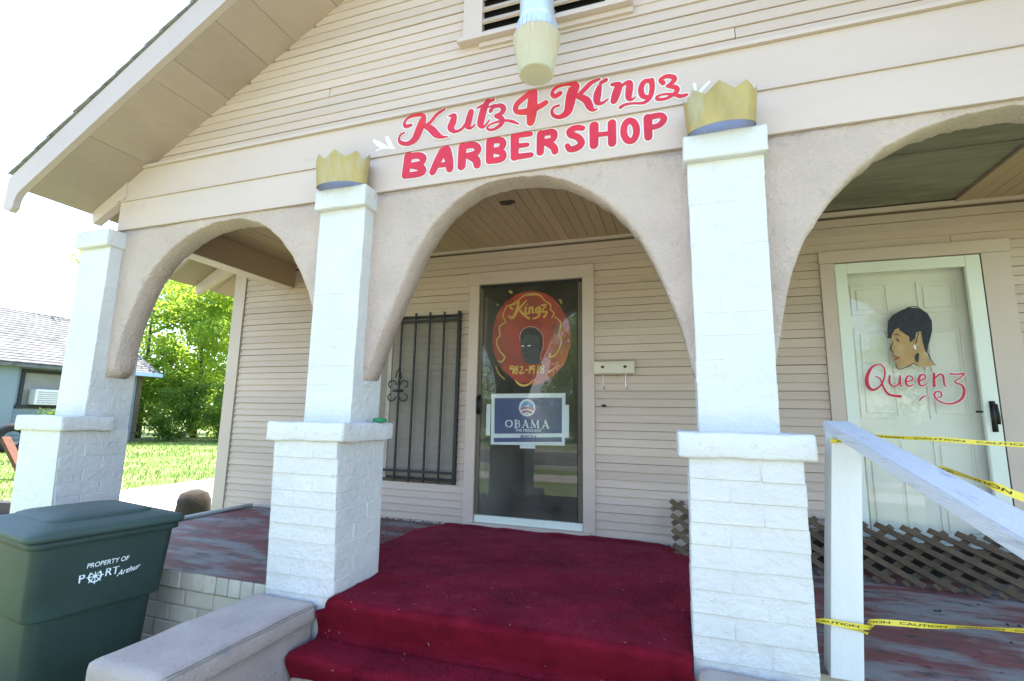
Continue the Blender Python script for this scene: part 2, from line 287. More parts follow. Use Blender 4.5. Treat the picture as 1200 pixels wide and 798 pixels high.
T={"sign":[["K",1,[[[-1.7547,2.7013,0.0203],[-1.7907,2.6994,0.0261],[-1.804,2.7235,0.0187],[-1.7804,2.7538,0.0187],[-1.7268,2.7626,0.0222],[-1.6727,2.7504,0.0273],[-1.6775,2.7084,0.0528],[-1.6984,2.6523,0.0564],[-1.7222,2.6011,0.0501],[-1.7701,2.5796,0.0313],[-1.8179,2.5938,0.026],[-1.8341,2.6207,0.0168],[-1.824,2.6492,0.015],[-1.7973,2.6573,0.013]],[[-1.525,2.7625,0.0124],[-1.5757,2.7402,0.0232],[-1.6172,2.697,0.0233],[-1.6554,2.6743,0.0217]],[[-1.6646,2.682,0.0272],[-1.6148,2.6498,0.0447],[-1.5736,2.6044,0.0441],[-1.5339,2.5806,0.021],[-1.4956,2.578,0.0069]]]],["u",1,[[[-1.4971,2.7122,0.0122],[-1.4631,2.7098,0.0312],[-1.4699,2.6692,0.0468],[-1.4811,2.6336,0.0451],[-1.4545,2.6038,0.0223],[-1.4089,2.6121,0.0187],[-1.3772,2.6517,0.0187]],[[-1.3529,2.7117,0.0381],[-1.3637,2.6657,0.044],[-1.3705,2.6256,0.0406],[-1.3493,2.6069,0.0185],[-1.3229,2.625,0.01]]]],["t",1,[[[-1.2458,2.7624,0.0332],[-1.2689,2.7216,0.0449],[-1.2835,2.6668,0.0465],[-1.2886,2.6202,0.0414],[-1.2677,2.6001,0.0181],[-1.2343,2.637,0.0098]],[[-1.314,2.729,0.0118],[-1.2615,2.7449,0.02],[-1.2112,2.761,0.0181]],[[-1.2647,2.7158,0.0116],[-1.2007,2.7277,0.0098]]]],["z",1,[[[-1.2278,2.6929,0.0247],[-1.2123,2.7144,0.0213],[-1.1686,2.7163,0.0276],[-1.1482,2.691,0.0339],[-1.1634,2.664,0.0275],[-1.1989,2.6562,0.0179],[-1.1571,2.6303,0.0306],[-1.1617,2.5949,0.0273],[-1.2086,2.5713,0.0178],[-1.2447,2.582,0.0147],[-1.2334,2.6042,0.0114],[-1.1898,2.6139,0.0146],[-1.1347,2.614,0.016],[-1.0877,2.5971,0.019],[-1.0526,2.5746,0.0078]]]],["4",1,[[[-0.9702,2.7702,0.0302],[-1.029,2.7338,0.0367],[-1.0703,2.6984,0.0338],[-1.0666,2.6571,0.0306],[-0.9981,2.6467,0.0434],[-0.9396,2.6598,0.0369],[-0.8964,2.6787,0.0324]],[[-0.9701,2.7621,0.0483],[-0.9739,2.6914,0.0601],[-0.9773,2.6303,0.0599],[-0.9824,2.576,0.0478]]]],["K",1,[[[-0.8136,2.7197,0.029],[-0.842,2.7073,0.0304],[-0.8593,2.7232,0.0235],[-0.848,2.7515,0.0211],[-0.8081,2.7675,0.0233],[-0.7517,2.7644,0.0287],[-0.7338,2.7423,0.0599],[-0.7505,2.6943,0.0599],[-0.76,2.6358,0.054],[-0.7739,2.5935,0.0455],[-0.8131,2.5753,0.0275],[-0.8471,2.5879,0.022],[-0.8603,2.6165,0.0175],[-0.8474,2.6401,0.0151],[-0.819,2.6447,0.0139]],[[-0.5948,2.7571,0.0144],[-0.6411,2.7433,0.0268],[-0.6741,2.7143,0.0292],[-0.71,2.6828,0.0226]],[[-0.7211,2.6851,0.0283],[-0.6689,2.6473,0.0418],[-0.6474,2.6013,0.0386],[-0.6314,2.5786,0.0198],[-0.6072,2.5803,0.0076]]]],["i",1,[[[-0.5952,2.7141,0.0275],[-0.6064,2.67,0.0429],[-0.6084,2.6259,0.034],[-0.5855,2.6112,0.0196],[-0.5507,2.6288,0.0108]],[[-0.587,2.7338,0.022],[-0.56,2.7446,0.0241]]]],["n",1,[[[-0.5292,2.7116,0.0184],[-0.4935,2.702,0.0354],[-0.5035,2.6618,0.0471],[-0.5189,2.6123,0.0375]],[[-0.4928,2.6772,0.0107],[-0.461,2.7014,0.0202],[-0.4361,2.6989,0.0328],[-0.4384,2.6597,0.039],[-0.4418,2.615,0.0315],[-0.4256,2.6001,0.0157],[-0.4059,2.6122,0.0083]]]],["g",1,[[[-0.328,2.6908,0.0226],[-0.3609,2.6906,0.0269],[-0.3785,2.6526,0.0301],[-0.3703,2.6105,0.0289],[-0.3478,2.5989,0.0225]],[[-0.3239,2.6899,0.0298],[-0.3217,2.6405,0.0276],[-0.3354,2.5929,0.0245],[-0.3661,2.5695,0.0174],[-0.4168,2.5769,0.0125],[-0.4631,2.5776,0.0158],[-0.4867,2.5661,0.019]]]],["z",1,[[[-0.2662,2.6628,0.0262],[-0.278,2.6838,0.0233],[-0.2479,2.6978,0.0232],[-0.2148,2.6846,0.0269],[-0.212,2.6652,0.0259],[-0.2346,2.6457,0.02],[-0.2486,2.639,0.013],[-0.2107,2.6269,0.0258],[-0.1977,2.6071,0.0256],[-0.2168,2.5869,0.0208],[-0.2565,2.5698,0.016],[-0.2959,2.5751,0.0192],[-0.2964,2.5922,0.0131],[-0.2557,2.5962,0.013],[-0.2121,2.5831,0.0178],[-0.1835,2.5687,0.0225],[-0.1522,2.5705,0.0155]]]],["B",0,[[[-1.764,2.5062,0.0566],[-1.7761,2.3793,0.0527]],[[-1.7566,2.5025,0.0438],[-1.6945,2.4991,0.0432],[-1.6599,2.475,0.0463],[-1.6738,2.4413,0.041],[-1.7395,2.4374,0.038]],[[-1.7395,2.4374,0.038],[-1.6722,2.4119,0.0445],[-1.6577,2.3848,0.0487],[-1.6874,2.3711,0.0427],[-1.7667,2.3721,0.0399]]]],["A",0,[[[-1.5303,2.501,0.0538],[-1.5653,2.4283,0.0522],[-1.5906,2.3706,0.0453]],[[-1.5066,2.5012,0.0621],[-1.4851,2.4319,0.053],[-1.4785,2.3739,0.0476]],[[-1.5473,2.4074,0.0329],[-1.484,2.4056,0.0324]]]],["R",0,[[[-1.4008,2.5079,0.0523],[-1.4025,2.3783,0.0518]],[[-1.3967,2.5072,0.0387],[-1.3311,2.5065,0.0415],[-1.3009,2.4747,0.0428],[-1.321,2.4458,0.0412],[-1.3819,2.4413,0.0351]],[[-1.3532,2.439,0.0456],[-1.3116,2.4041,0.0492],[-1.3024,2.3691,0.0457]]]],["B",0,[[[-1.2269,2.5142,0.0503],[-1.2273,2.3866,0.0466]],[[-1.2229,2.5135,0.0373],[-1.1636,2.5071,0.0399],[-1.1473,2.4804,0.0413],[-1.1622,2.4512,0.0366],[-1.2132,2.4479,0.0338]],[[-1.2132,2.4479,0.0338],[-1.1539,2.4261,0.0396],[-1.1454,2.3948,0.0434],[-1.1684,2.3812,0.0396],[-1.2232,2.382,0.0369]]]],["E",0,[[[-1.0766,2.5209,0.0511],[-1.0758,2.3836,0.0469]],[[-1.0731,2.5212,0.0383],[-0.9828,2.5141,0.0285]],[[-1.0718,2.4512,0.0326],[-1.0011,2.4482,0.0267]],[[-1.0723,2.3821,0.0378],[-0.9792,2.3796,0.0317]]]],["R",0,[[[-0.9236,2.5025,0.0474],[-0.9259,2.3887,0.0435]],[[-0.9193,2.5044,0.0351],[-0.8593,2.5025,0.0398],[-0.8465,2.4751,0.0396],[-0.8633,2.4513,0.0345],[-0.9127,2.4492,0.0331]],[[-0.8887,2.4423,0.0399],[-0.8503,2.4063,0.0411],[-0.8417,2.3782,0.0392]]]],["S",0,[[[-0.6887,2.4943,0.0298],[-0.7214,2.5039,0.0351],[-0.7569,2.4928,0.0388],[-0.7528,2.4672,0.0403],[-0.7133,2.4407,0.0382],[-0.6955,2.4043,0.0396],[-0.7176,2.3793,0.0397],[-0.7569,2.3755,0.0351],[-0.7726,2.4001,0.0302]]]],["H",0,[[[-0.6271,2.497,0.0506],[-0.628,2.3797,0.0469]],[[-0.5326,2.4949,0.0447],[-0.5318,2.3743,0.0442]],[[-0.6203,2.439,0.0276],[-0.5357,2.4341,0.027]]]],["O",0,[[[-0.4371,2.4905,0.0358],[-0.423,2.4817,0.0356],[-0.412,2.4626,0.0355],[-0.4062,2.4369,0.0354],[-0.4067,2.4099,0.0353],[-0.4135,2.3867,0.0353],[-0.4252,2.3719,0.0353],[-0.4394,2.3684,0.0355],[-0.4535,2.3769,0.0356],[-0.4646,2.3959,0.0358],[-0.4706,2.4215,0.0359],[-0.4701,2.4488,0.036],[-0.4633,2.4723,0.036],[-0.4515,2.4872,0.0359],[-0.4371,2.4905,0.0358]]]],["P",0,[[[-0.3476,2.4896,0.0456],[-0.3473,2.3758,0.0407]],[[-0.3431,2.4912,0.0334],[-0.285,2.4918,0.0329],[-0.2681,2.4633,0.0342],[-0.294,2.4347,0.0314],[-0.3386,2.4279,0.0287]]]]],"scroll":[[[-2.0187,2.6443,0.0195],[-1.9738,2.6102,0.0337],[-1.9257,2.589,0.0114]],[[-1.9252,2.6498,0.0239],[-1.8986,2.5973,0.0284],[-1.8739,2.5715,0.0113]],[[-1.9992,2.5709,0.0077],[-1.9532,2.5832,0.0134],[-1.8645,2.5682,0.0094]],[[-0.1145,2.624,0.0164],[-0.1112,2.5842,0.0115],[-0.1169,2.5576,0.0058]],[[-0.0438,2.6224,0.0123],[-0.0828,2.5837,0.0162],[-0.1029,2.5519,0.0067]],[[-0.1363,2.5477,0.0039],[-0.1124,2.5511,0.0067],[-0.0846,2.5398,0.0048]]],"hair":[[1.1804,1.5379],[1.1805,1.5917],[1.1904,1.6561],[1.2207,1.698],[1.272,1.7279],[1.3176,1.7471],[1.3864,1.738],[1.4257,1.6985],[1.4446,1.6446],[1.4403,1.5815],[1.4269,1.5295],[1.4068,1.4778],[1.3986,1.4259],[1.3885,1.4365],[1.3806,1.489],[1.376,1.5312],[1.3756,1.5735],[1.3494,1.5692],[1.3365,1.522],[1.3049,1.5072],[1.3034,1.539],[1.2752,1.5645],[1.251,1.5889],[1.248,1.6051],[1.2247,1.5899],[1.2061,1.5585],[1.1971,1.5266]],"face":[[1.2061,1.5585],[1.2247,1.5899],[1.248,1.6051],[1.251,1.5889],[1.2752,1.5645],[1.3034,1.539],[1.3049,1.5072],[1.3365,1.522],[1.3494,1.5692],[1.3756,1.5735],[1.376,1.5312],[1.3806,1.489],[1.3885,1.4365],[1.3983,1.4051],[1.4123,1.3737],[1.4345,1.3424],[1.3917,1.3348],[1.3405,1.3314],[1.3251,1.3493],[1.3127,1.3548],[1.2812,1.3396],[1.2188,1.3196],[1.2097,1.3355],[1.2103,1.3723],[1.1985,1.3884],[1.1968,1.4202],[1.2026,1.4359],[1.1886,1.4575],[1.2023,1.4838],[1.2072,1.5103],[1.1971,1.5266]],"fdark":[[[1.2237,1.5279,0.0053],[1.2347,1.5222,0.0079],[1.2443,1.5123,0.0035]],[[1.2094,1.5155,0.0044],[1.1892,1.465,0.0079],[1.2016,1.4444,0.0053],[1.1979,1.4223,0.0035]],[[1.2109,1.3692,0.0035],[1.2127,1.3302,0.0061],[1.2362,1.3194,0.0052],[1.2855,1.3396,0.0052],[1.3129,1.3568,0.0043],[1.3369,1.3388,0.0051]],[[1.3988,1.428,0.0068],[1.4132,1.384,0.0051],[1.4362,1.3423,0.0025]],[[1.3599,1.5614,0.006],[1.3459,1.5217,0.0052],[1.3367,1.4956,0.0043]],[[1.342,1.422,0.0154],[1.3345,1.3961,0.0222],[1.3355,1.37,0.0102]],[[1.217,1.5527,0.0044],[1.2326,1.5596,0.007],[1.249,1.5462,0.0035]],[[1.1804,1.5379,0.0124],[1.1884,1.5591,0.0089]],[[1.3087,1.7454,0.0052],[1.3442,1.751,0.0061],[1.3781,1.7416,0.0043]]],"fred":[[[1.1966,1.418,0.0053],[1.2156,1.4039,0.0096],[1.2361,1.3982,0.0035]],[[1.1979,1.3821,0.0044],[1.2179,1.3901,0.0087],[1.2343,1.3971,0.0026]]],"fear":[[[1.3284,1.4801,0.012],[1.3318,1.4611,0.0137]]],"queen":[["Q",[[[1.1162,1.356,0.0089],[1.07,1.3377,0.0143],[1.0335,1.2743,0.0216],[1.0284,1.2108,0.0251],[1.0567,1.1739,0.0178],[1.1032,1.2001,0.0106],[1.135,1.2629,0.0097],[1.1385,1.326,0.0097],[1.1162,1.356,0.0089]],[[1.0823,1.2686,0.0071],[1.1076,1.2526,0.008],[1.1244,1.1896,0.0123],[1.1512,1.1427,0.0157],[1.2152,1.1295,0.0207]]]],["u",[[[1.1667,1.2731,0.0114],[1.1622,1.2208,0.014],[1.1864,1.1978,0.0105],[1.2143,1.2185,0.0087],[1.2277,1.2725,0.0104]],[[1.2273,1.2673,0.0104],[1.2231,1.2101,0.0113],[1.2359,1.1977,0.0069]]]],["e",[[[1.2586,1.2307,0.0095],[1.2939,1.2408,0.0094],[1.2936,1.2667,0.0086],[1.2704,1.2669,0.0112],[1.256,1.2307,0.0138],[1.2687,1.1997,0.0111],[1.3023,1.2119,0.0068]]]],["e2",[[[1.3317,1.2354,0.0102],[1.367,1.2506,0.0093],[1.3677,1.2763,0.0093],[1.3437,1.2735,0.0127],[1.33,1.2355,0.0153],[1.3413,1.2015,0.011],[1.3783,1.2178,0.0067]]]],["n",[[[1.4208,1.286,0.0151],[1.4142,1.1993,0.0184]],[[1.4216,1.2502,0.01],[1.4537,1.2806,0.0108],[1.4704,1.2651,0.0124],[1.4717,1.2092,0.0107],[1.4806,1.1991,0.0066]]]],["z",[[[1.5118,1.283,0.0115],[1.5508,1.2796,0.0106],[1.587,1.2832,0.0113],[1.5622,1.2542,0.0081],[1.5309,1.2272,0.0098],[1.5693,1.2039,0.013],[1.5753,1.1588,0.0161],[1.5517,1.1089,0.0146],[1.492,1.0805,0.0114],[1.436,1.0961,0.0099],[1.41,1.1283,0.0108],[1.4171,1.1586,0.01],[1.4461,1.1587,0.0091],[1.4473,1.1284,0.0083],[1.4261,1.1233,0.0066]]]],["flick",[[[1.3238,1.1024,0.0085],[1.3472,1.128,0.0084],[1.3774,1.1362,0.0042]]]]],"medal":[[-1.1052,1.6227],[-1.1072,1.5875],[-1.1088,1.5522],[-1.1177,1.5187],[-1.1282,1.4863],[-1.1381,1.4536],[-1.1491,1.421],[-1.1668,1.3929],[-1.1856,1.3661],[-1.2089,1.3444],[-1.2287,1.3186],[-1.2531,1.2989],[-1.2781,1.2803],[-1.3044,1.2638],[-1.3316,1.2486],[-1.3589,1.2309],[-1.3894,1.2242],[-1.4205,1.2203],[-1.4519,1.2199],[-1.4829,1.2288],[-1.5137,1.2337],[-1.5447,1.2397],[-1.575,1.2504],[-1.6049,1.2633],[-1.6337,1.2795],[-1.6578,1.3048],[-1.687,1.3217],[-1.7127,1.345],[-1.7352,1.3725],[-1.7541,1.4032],[-1.775,1.4327],[-1.7878,1.4675],[-1.8077,1.4992],[-1.8171,1.5358],[-1.8212,1.5733],[-1.8231,1.6105],[-1.8301,1.6477],[-1.8261,1.6847],[-1.8257,1.7221],[-1.8198,1.7587],[-1.8088,1.7934],[-1.7973,1.8278],[-1.7854,1.8624],[-1.7678,1.8932],[-1.7466,1.9208],[-1.7258,1.9486],[-1.7046,1.9766],[-1.6738,1.9906],[-1.646,2.0079],[-1.6193,2.0276],[-1.5879,2.0355],[-1.5578,2.0466],[-1.5264,2.0519],[-1.4947,2.0539],[-1.463,2.0612],[-1.4313,2.0506],[-1.3994,2.0474],[-1.3686,2.0365],[-1.337,2.0282],[-1.3088,2.0091],[-1.2808,1.9906],[-1.2529,1.9716],[-1.231,1.9434],[-1.2077,1.9182],[-1.1856,1.8915],[-1.173,1.8568],[-1.1574,1.8257],[-1.1421,1.7945],[-1.1259,1.7631],[-1.117,1.7286],[-1.1124,1.6932],[-1.1066,1.6581]],"gold":[[[-1.5747,1.9889,0.011],[-1.5275,2.0194,0.0136],[-1.4733,2.0253,0.0217],[-1.3927,2.0149,0.0134],[-1.3391,1.9615,0.0119],[-1.2862,1.9192,0.0131],[-1.2859,1.8801,0.0105],[-1.2531,1.8395,0.0117],[-1.2724,1.8056,0.0117]],[[-1.2464,1.8069,0.0104],[-1.1946,1.7595,0.0116],[-1.2008,1.6832,0.0115],[-1.2134,1.6455,0.009],[-1.1877,1.6065,0.0115],[-1.2066,1.5313,0.0115],[-1.2446,1.4756,0.0141],[-1.2895,1.464,0.0142],[-1.2833,1.4954,0.0103]],[[-1.5747,1.9889,0.011],[-1.6014,1.9477,0.0096],[-1.6907,1.9286,0.0111],[-1.7305,1.8436,0.0112],[-1.7085,1.7958,0.0111]],[[-1.7013,1.7822,0.0111],[-1.7628,1.7382,0.014],[-1.754,1.6649,0.0125],[-1.7875,1.6131,0.0126],[-1.7578,1.5332,0.0125],[-1.7082,1.4732,0.0151],[-1.7346,1.4283,0.0151],[-1.7652,1.4419,0.011]],[[-1.6021,1.2594,0.0107],[-1.5547,1.2212,0.0213],[-1.4886,1.2209,0.0171],[-1.4238,1.2709,0.0104]],[[-1.3205,1.3138,0.0077],[-1.244,1.3691,0.0077],[-1.2188,1.4186,0.0076]],[[-1.6798,2.0695,0.0084],[-1.6587,2.0587,0.0223],[-1.6446,2.0443,0.0069]],[[-1.7962,1.9548,0.0071],[-1.7847,1.9446,0.0169]],[[-1.2083,1.9602,0.0104],[-1.1927,1.9463,0.0233],[-1.1887,1.9202,0.0065]],[[-1.128,1.602,0.0076],[-1.1179,1.5954,0.0126]],[[-1.7887,1.3902,0.0069],[-1.7595,1.3249,0.0096],[-1.7036,1.2729,0.0082]]],"kingz":[["K",[[[-1.6417,1.9018,0.0193],[-1.6656,1.9205,0.0139],[-1.6289,1.9519,0.0138],[-1.5839,1.9694,0.0165],[-1.6041,1.8705,0.0274],[-1.64,1.8165,0.0206],[-1.6707,1.834,0.0166]],[[-1.5104,1.9677,0.0136],[-1.5772,1.8997,0.0164]],[[-1.5827,1.8987,0.0164],[-1.5314,1.8404,0.0203],[-1.4838,1.8065,0.0242]]]],["i",[[[-1.5122,1.9081,0.0203],[-1.5181,1.8556,0.0203],[-1.4911,1.8516,0.0108]],[[-1.5058,1.9343,0.0136],[-1.4991,1.9365,0.0108]]]],["n",[[[-1.4785,1.9102,0.0162],[-1.4818,1.855,0.0202]],[[-1.4768,1.8877,0.0108],[-1.4503,1.9087,0.0161],[-1.4496,1.8586,0.0174],[-1.4309,1.8551,0.0107]]]],["g",[[[-1.3942,1.9056,0.016],[-1.4205,1.8808,0.02],[-1.4042,1.8524,0.016],[-1.3809,1.9009,0.0173],[-1.3933,1.8205,0.0173],[-1.4436,1.802,0.0174]]]],["z",[[[-1.3678,1.9159,0.0159],[-1.3256,1.9214,0.0158],[-1.3646,1.8634,0.0159],[-1.3185,1.8558,0.0158],[-1.3443,1.8103,0.0198]]]],["9",[[[-1.622,1.385,0.0135],[-1.649,1.3854,0.0136],[-1.6485,1.3597,0.0149],[-1.6217,1.3683,0.0135],[-1.6262,1.3235,0.0148]]]],["8",[[[-1.5843,1.3844,0.0121],[-1.6083,1.3719,0.0135],[-1.5809,1.3421,0.0134],[-1.5992,1.3206,0.0121],[-1.6104,1.3425,0.0121],[-1.5813,1.3677,0.0121],[-1.587,1.3844,0.0107]]]],["2",[[[-1.56,1.3763,0.012],[-1.5375,1.3836,0.012],[-1.541,1.3543,0.0133],[-1.5618,1.3227,0.0133],[-1.5193,1.3286,0.0119]]]],["dash",[[[-1.5077,1.3501,0.0133],[-1.4879,1.3536,0.0132]]]],["1",[[[-1.4672,1.3825,0.0132],[-1.4716,1.3217,0.0145]]]],["9b",[[[-1.4278,1.3845,0.0131],[-1.4514,1.3823,0.0132],[-1.4511,1.3569,0.0145],[-1.4289,1.3693,0.0131],[-1.4349,1.3213,0.0144]]]],["1b",[[[-1.3886,1.3902,0.013],[-1.4022,1.321,0.0143]]]],["8b",[[[-1.347,1.3907,0.0117],[-1.3703,1.376,0.013],[-1.3414,1.3454,0.0129],[-1.3567,1.3205,0.0117],[-1.3699,1.3432,0.0117],[-1.3417,1.3705,0.0116],[-1.3496,1.3908,0.0104]]]]],"head":[[-1.5595,1.6579],[-1.5426,1.6964],[-1.4959,1.7207],[-1.4292,1.7154],[-1.3759,1.6706],[-1.3597,1.625],[-1.3538,1.5609],[-1.3804,1.4724],[-1.3641,1.4087],[-1.4648,1.4016],[-1.5248,1.4218],[-1.5322,1.4694],[-1.5547,1.5344],[-1.564,1.606]],"headhair":[[-1.5594,1.6514],[-1.5467,1.6966],[-1.496,1.7233],[-1.4292,1.718],[-1.3733,1.6731],[-1.357,1.6185],[-1.3643,1.5612],[-1.38,1.5616],[-1.3858,1.6195],[-1.4086,1.6499],[-1.4684,1.6611],[-1.5218,1.6539],[-1.5505,1.6055]],"headlines":[[[-1.5149,1.5552,0.0053],[-1.5197,1.5205,0.0094],[-1.4902,1.5108,0.008]],[[-1.5258,1.4859,0.008],[-1.4991,1.4802,0.012],[-1.466,1.4871,0.0066]],[[-1.5072,1.5808,0.0094],[-1.4607,1.5833,0.0093]],[[-1.5541,1.5797,0.0067],[-1.5233,1.5813,0.008]],[[-1.3812,1.5489,0.0079],[-1.3717,1.5167,0.0078],[-1.3845,1.4916,0.0065]]],"eyes":[[[-1.5445,1.5664,0.0121],[-1.5284,1.5672,0.0107]],[[-1.4884,1.5674,0.012],[-1.4671,1.568,0.0106]]],"outl":[[[-1.564,1.606,0.0067],[-1.5649,1.6581,0.0081],[-1.5427,1.7017,0.0081],[-1.4934,1.7284,0.0081],[-1.4266,1.7218,0.008],[-1.368,1.6729,0.0079],[-1.3491,1.6183,0.0065],[-1.3485,1.5543,0.0065],[-1.3712,1.4722,0.0065],[-1.3576,1.4086,0.0065]]],"poster":[[[-1.8259,1.1416],[-1.1506,1.1496],[-1.1563,0.7108],[-1.8209,0.6973]],[[-1.7955,1.1042],[-1.1805,1.1105],[-1.1813,0.8113],[-1.7891,0.7913]],[[-1.7935,0.7546],[-1.1795,0.7796],[-1.181,0.7415],[-1.7908,0.7182]],[[-1.5512,0.7001],[-1.4136,0.7049],[-1.4132,0.6761],[-1.5508,0.6742]]]}
GROUND = -.70
D = 1.608
# ------------------------------------------------------------------ ground, street, driveway
def build_ground():
    mb = MB(); n = 40; S = 400
    xs = [-S+2*S*i/n for i in range(n+1)]
    mb.add([(x, y, GROUND) for y in xs for x in xs], [(j*(n+1)+i, j*(n+1)+i+1, (j+1)*(n+1)+i+1, (j+1)*(n+1)+i) for j in range(n) for i in range(n)])
    tag(mb.build('ground', 'grassground'), kind='structure')
    tag(box('front_walk', 'concrete', None, -2.4, 1.6, -7.0, -.9, GROUND-.1, GROUND+.012), kind='structure')
    tag(box('sidewalk', 'concrete', None, -60, 60, -8.6, -7.0, GROUND-.1, GROUND+.016), kind='structure')
    tag(box('street', 'asphalt', None, -150, 150, -18, -10.2, GROUND-.1, GROUND+.006), kind='structure')
    tag(box('kerb', 'concrete', None, -150, 150, -10.2, -10.0, GROUND-.1, GROUND+.12), kind='structure')
    tag(box('far_kerb', 'concrete', None, -150, 150, -18.2, -18.0, GROUND-.1, GROUND+.12), kind='structure')
    mb = MB(); ys = [-9.9+i*1.0 for i in range(40)]
    vs = []
    for i, y in enumerate(ys):
        for k, x in enumerate((-11.2, -8.1)): vs.append((x+.18*noise.noise(Vector((i*.6, k*9, 0))), y, GROUND+.010))
    mb.add(vs, [(2*i, 2*i+1, 2*i+3, 2*i+2) for i in range(len(ys)-1)])
    tag(mb.build('driveway', 'concrete'), kind='structure')
    # grass blades where the lawn shows beside the porch
    mb = MB(); vs = []; fs = []
    for i in range(42000):
        t = random.random()**1.5; d = 7.0+26*t
        a = math.radians(random.uniform(98, 156)); x = -.25+d*math.cos(a)*1.05; y = -2.4+d*math.sin(a)
        if x > -5.3 or -11.2 < x < -8.1 or y < -2.5: continue
        h = random.uniform(.05, .13)*(1+.5*noise.noise(Vector((x*.5, y*.5, 0)))); wd = .008+.012*t; b = random.uniform(0, 6.28); lx, ly = math.cos(b), math.sin(b)
        k = len(vs); vs += [(x-ly*wd, y+lx*wd, GROUND), (x+ly*wd, y-lx*wd, GROUND), (x+lx*h*.5, y+ly*h*.5, GROUND+h)]; fs.append((k, k+1, k+2))
    mb.add(vs, fs)
    tag(mb.build('lawn_grass', 'grassblade'), 'sunlit lawn grass beyond the left end of the porch', 'grass', kind='stuff')
build_ground()
# ------------------------------------------------------------------ the house
house = thing('barbershop_house', 'beige wooden house with white porch columns and plaster arches, painted barbershop sign above', 'house', (-1.1, 1.0, GROUND))
PEAK = -1.09; SL = .58
def zs(x): return 5.148+SL*x if x <= PEAK else 5.148+SL*(2*PEAK-x)          # underside of the porch gable roof
CX = [-4.40, -2.165, 0.0, 2.21]
CZ = [-.02, .015, 0, 0]
ARCH = [
 [(-4.235, 1.17), (-4.166, 1.215), (-4.124, 1.426), (-4.041, 1.676), (-3.913, 1.925), (-3.689, 2.118), (-3.457, 2.222), (-3.207, 2.260), (-2.988, 2.232), (-2.792, 2.131), (-2.631, 1.968), (-2.509, 1.787), (-2.425, 1.615), (-2.369, 1.45), (-2.335, 1.25), (-2.315, 1.15)],
 [(-2.012, 1.14), (-1.985, 1.16), (-1.909, 1.355), (-1.785, 1.655), (-1.66, 1.925), (-1.529, 2.099), (-1.37, 2.215), (-1.188, 2.268), (-1.011, 2.266), (-.841, 2.231), (-.656, 2.126), (-.503, 1.984), (-.38, 1.803), (-.285, 1.576), (-.214, 1.363), (-.175, 1.18), (-.155, 1.139)],
 [(.155, 1.14), (.170, 1.17), (.205, 1.32), (.245, 1.52), (.308, 1.714), (.384, 1.847), (.477, 1.978), (.601, 2.102), (.735, 2.190), (.893, 2.245), (1.02, 2.266), (1.10, 2.268), (1.18, 2.266), (1.31, 2.245), (1.47, 2.19), (1.60, 2.102), (1.72, 1.978), (1.82, 1.847), (1.90, 1.714), (1.96, 1.52), (2.0, 1.32), (2.03, 1.17), (2.055, 1.14)],
]
YW0, YW1 = -.03, .125
def arch_wall():
    pts = [(-4.30, 1.17), (-4.27, 1.17)]
    for k, A in enumerate(ARCH):
        P = catmull([(a, b, 0) for a, b in A], 6)
        last = -9
        for x, z, _ in P:
            if x > pts[-1][0]+.002: pts.append((x, z))
    pts += [(2.07, 1.14), (2.13, 1.14)]
    rows = 14; mb = MB(); vs = []; n = len(pts); top = 2.291
    for side, y in ((0, YW0), (1, YW1)):
        for x, z in pts:
            j = .010*noise.noise(Vector((x*14, z*14, side*5)))+.007*noise.noise(Vector((x*40, z*40, side*5)))
            for r in range(rows+1):
                t = r/rows; zz = z+j+(top-z-j)*t
                yy = y+(.005*noise.noise(Vector((x*9, zz*9, side*7)))+.0025*noise.noise(Vector((x*30, zz*30, side*7))))
                if r == 0: yy += .010*(1 if side == 0 else -1)
                vs.append((x, yy, zz))
    o = n*(rows+1); fs = []
    for i in range(n-1):
        for r in range(rows):
            a = i*(rows+1)+r; b = a+rows+1
            fs += [(a, b, b+1, a+1), (o+a, o+a+1, o+b+1, o+b)]
        a = i*(rows+1); b = a+rows+1
        fs.append((a, o+a, o+b, b)); fs.append((a+rows, b+rows, o+b+rows, o+a+rows))
    for i in (0, n-1):
        for r in range(rows):
            a = i*(rows+1)+r
            fs.append((a, a+1, o+a+1, o+a) if i == 0 else (a, o+a, o+a+1, a+1))
    mb.add(vs, fs); ob = mb.build('arch_wall', 'stucco', house, True)
    bm = bmesh.new(); bm.from_mesh(ob.data); bmesh.ops.recalc_face_normals(bm, faces=bm.faces); bm.to_mesh(ob.data); bm.free()
    for e in ob.data.edges: pass
    return ob
AW = arch_wall()
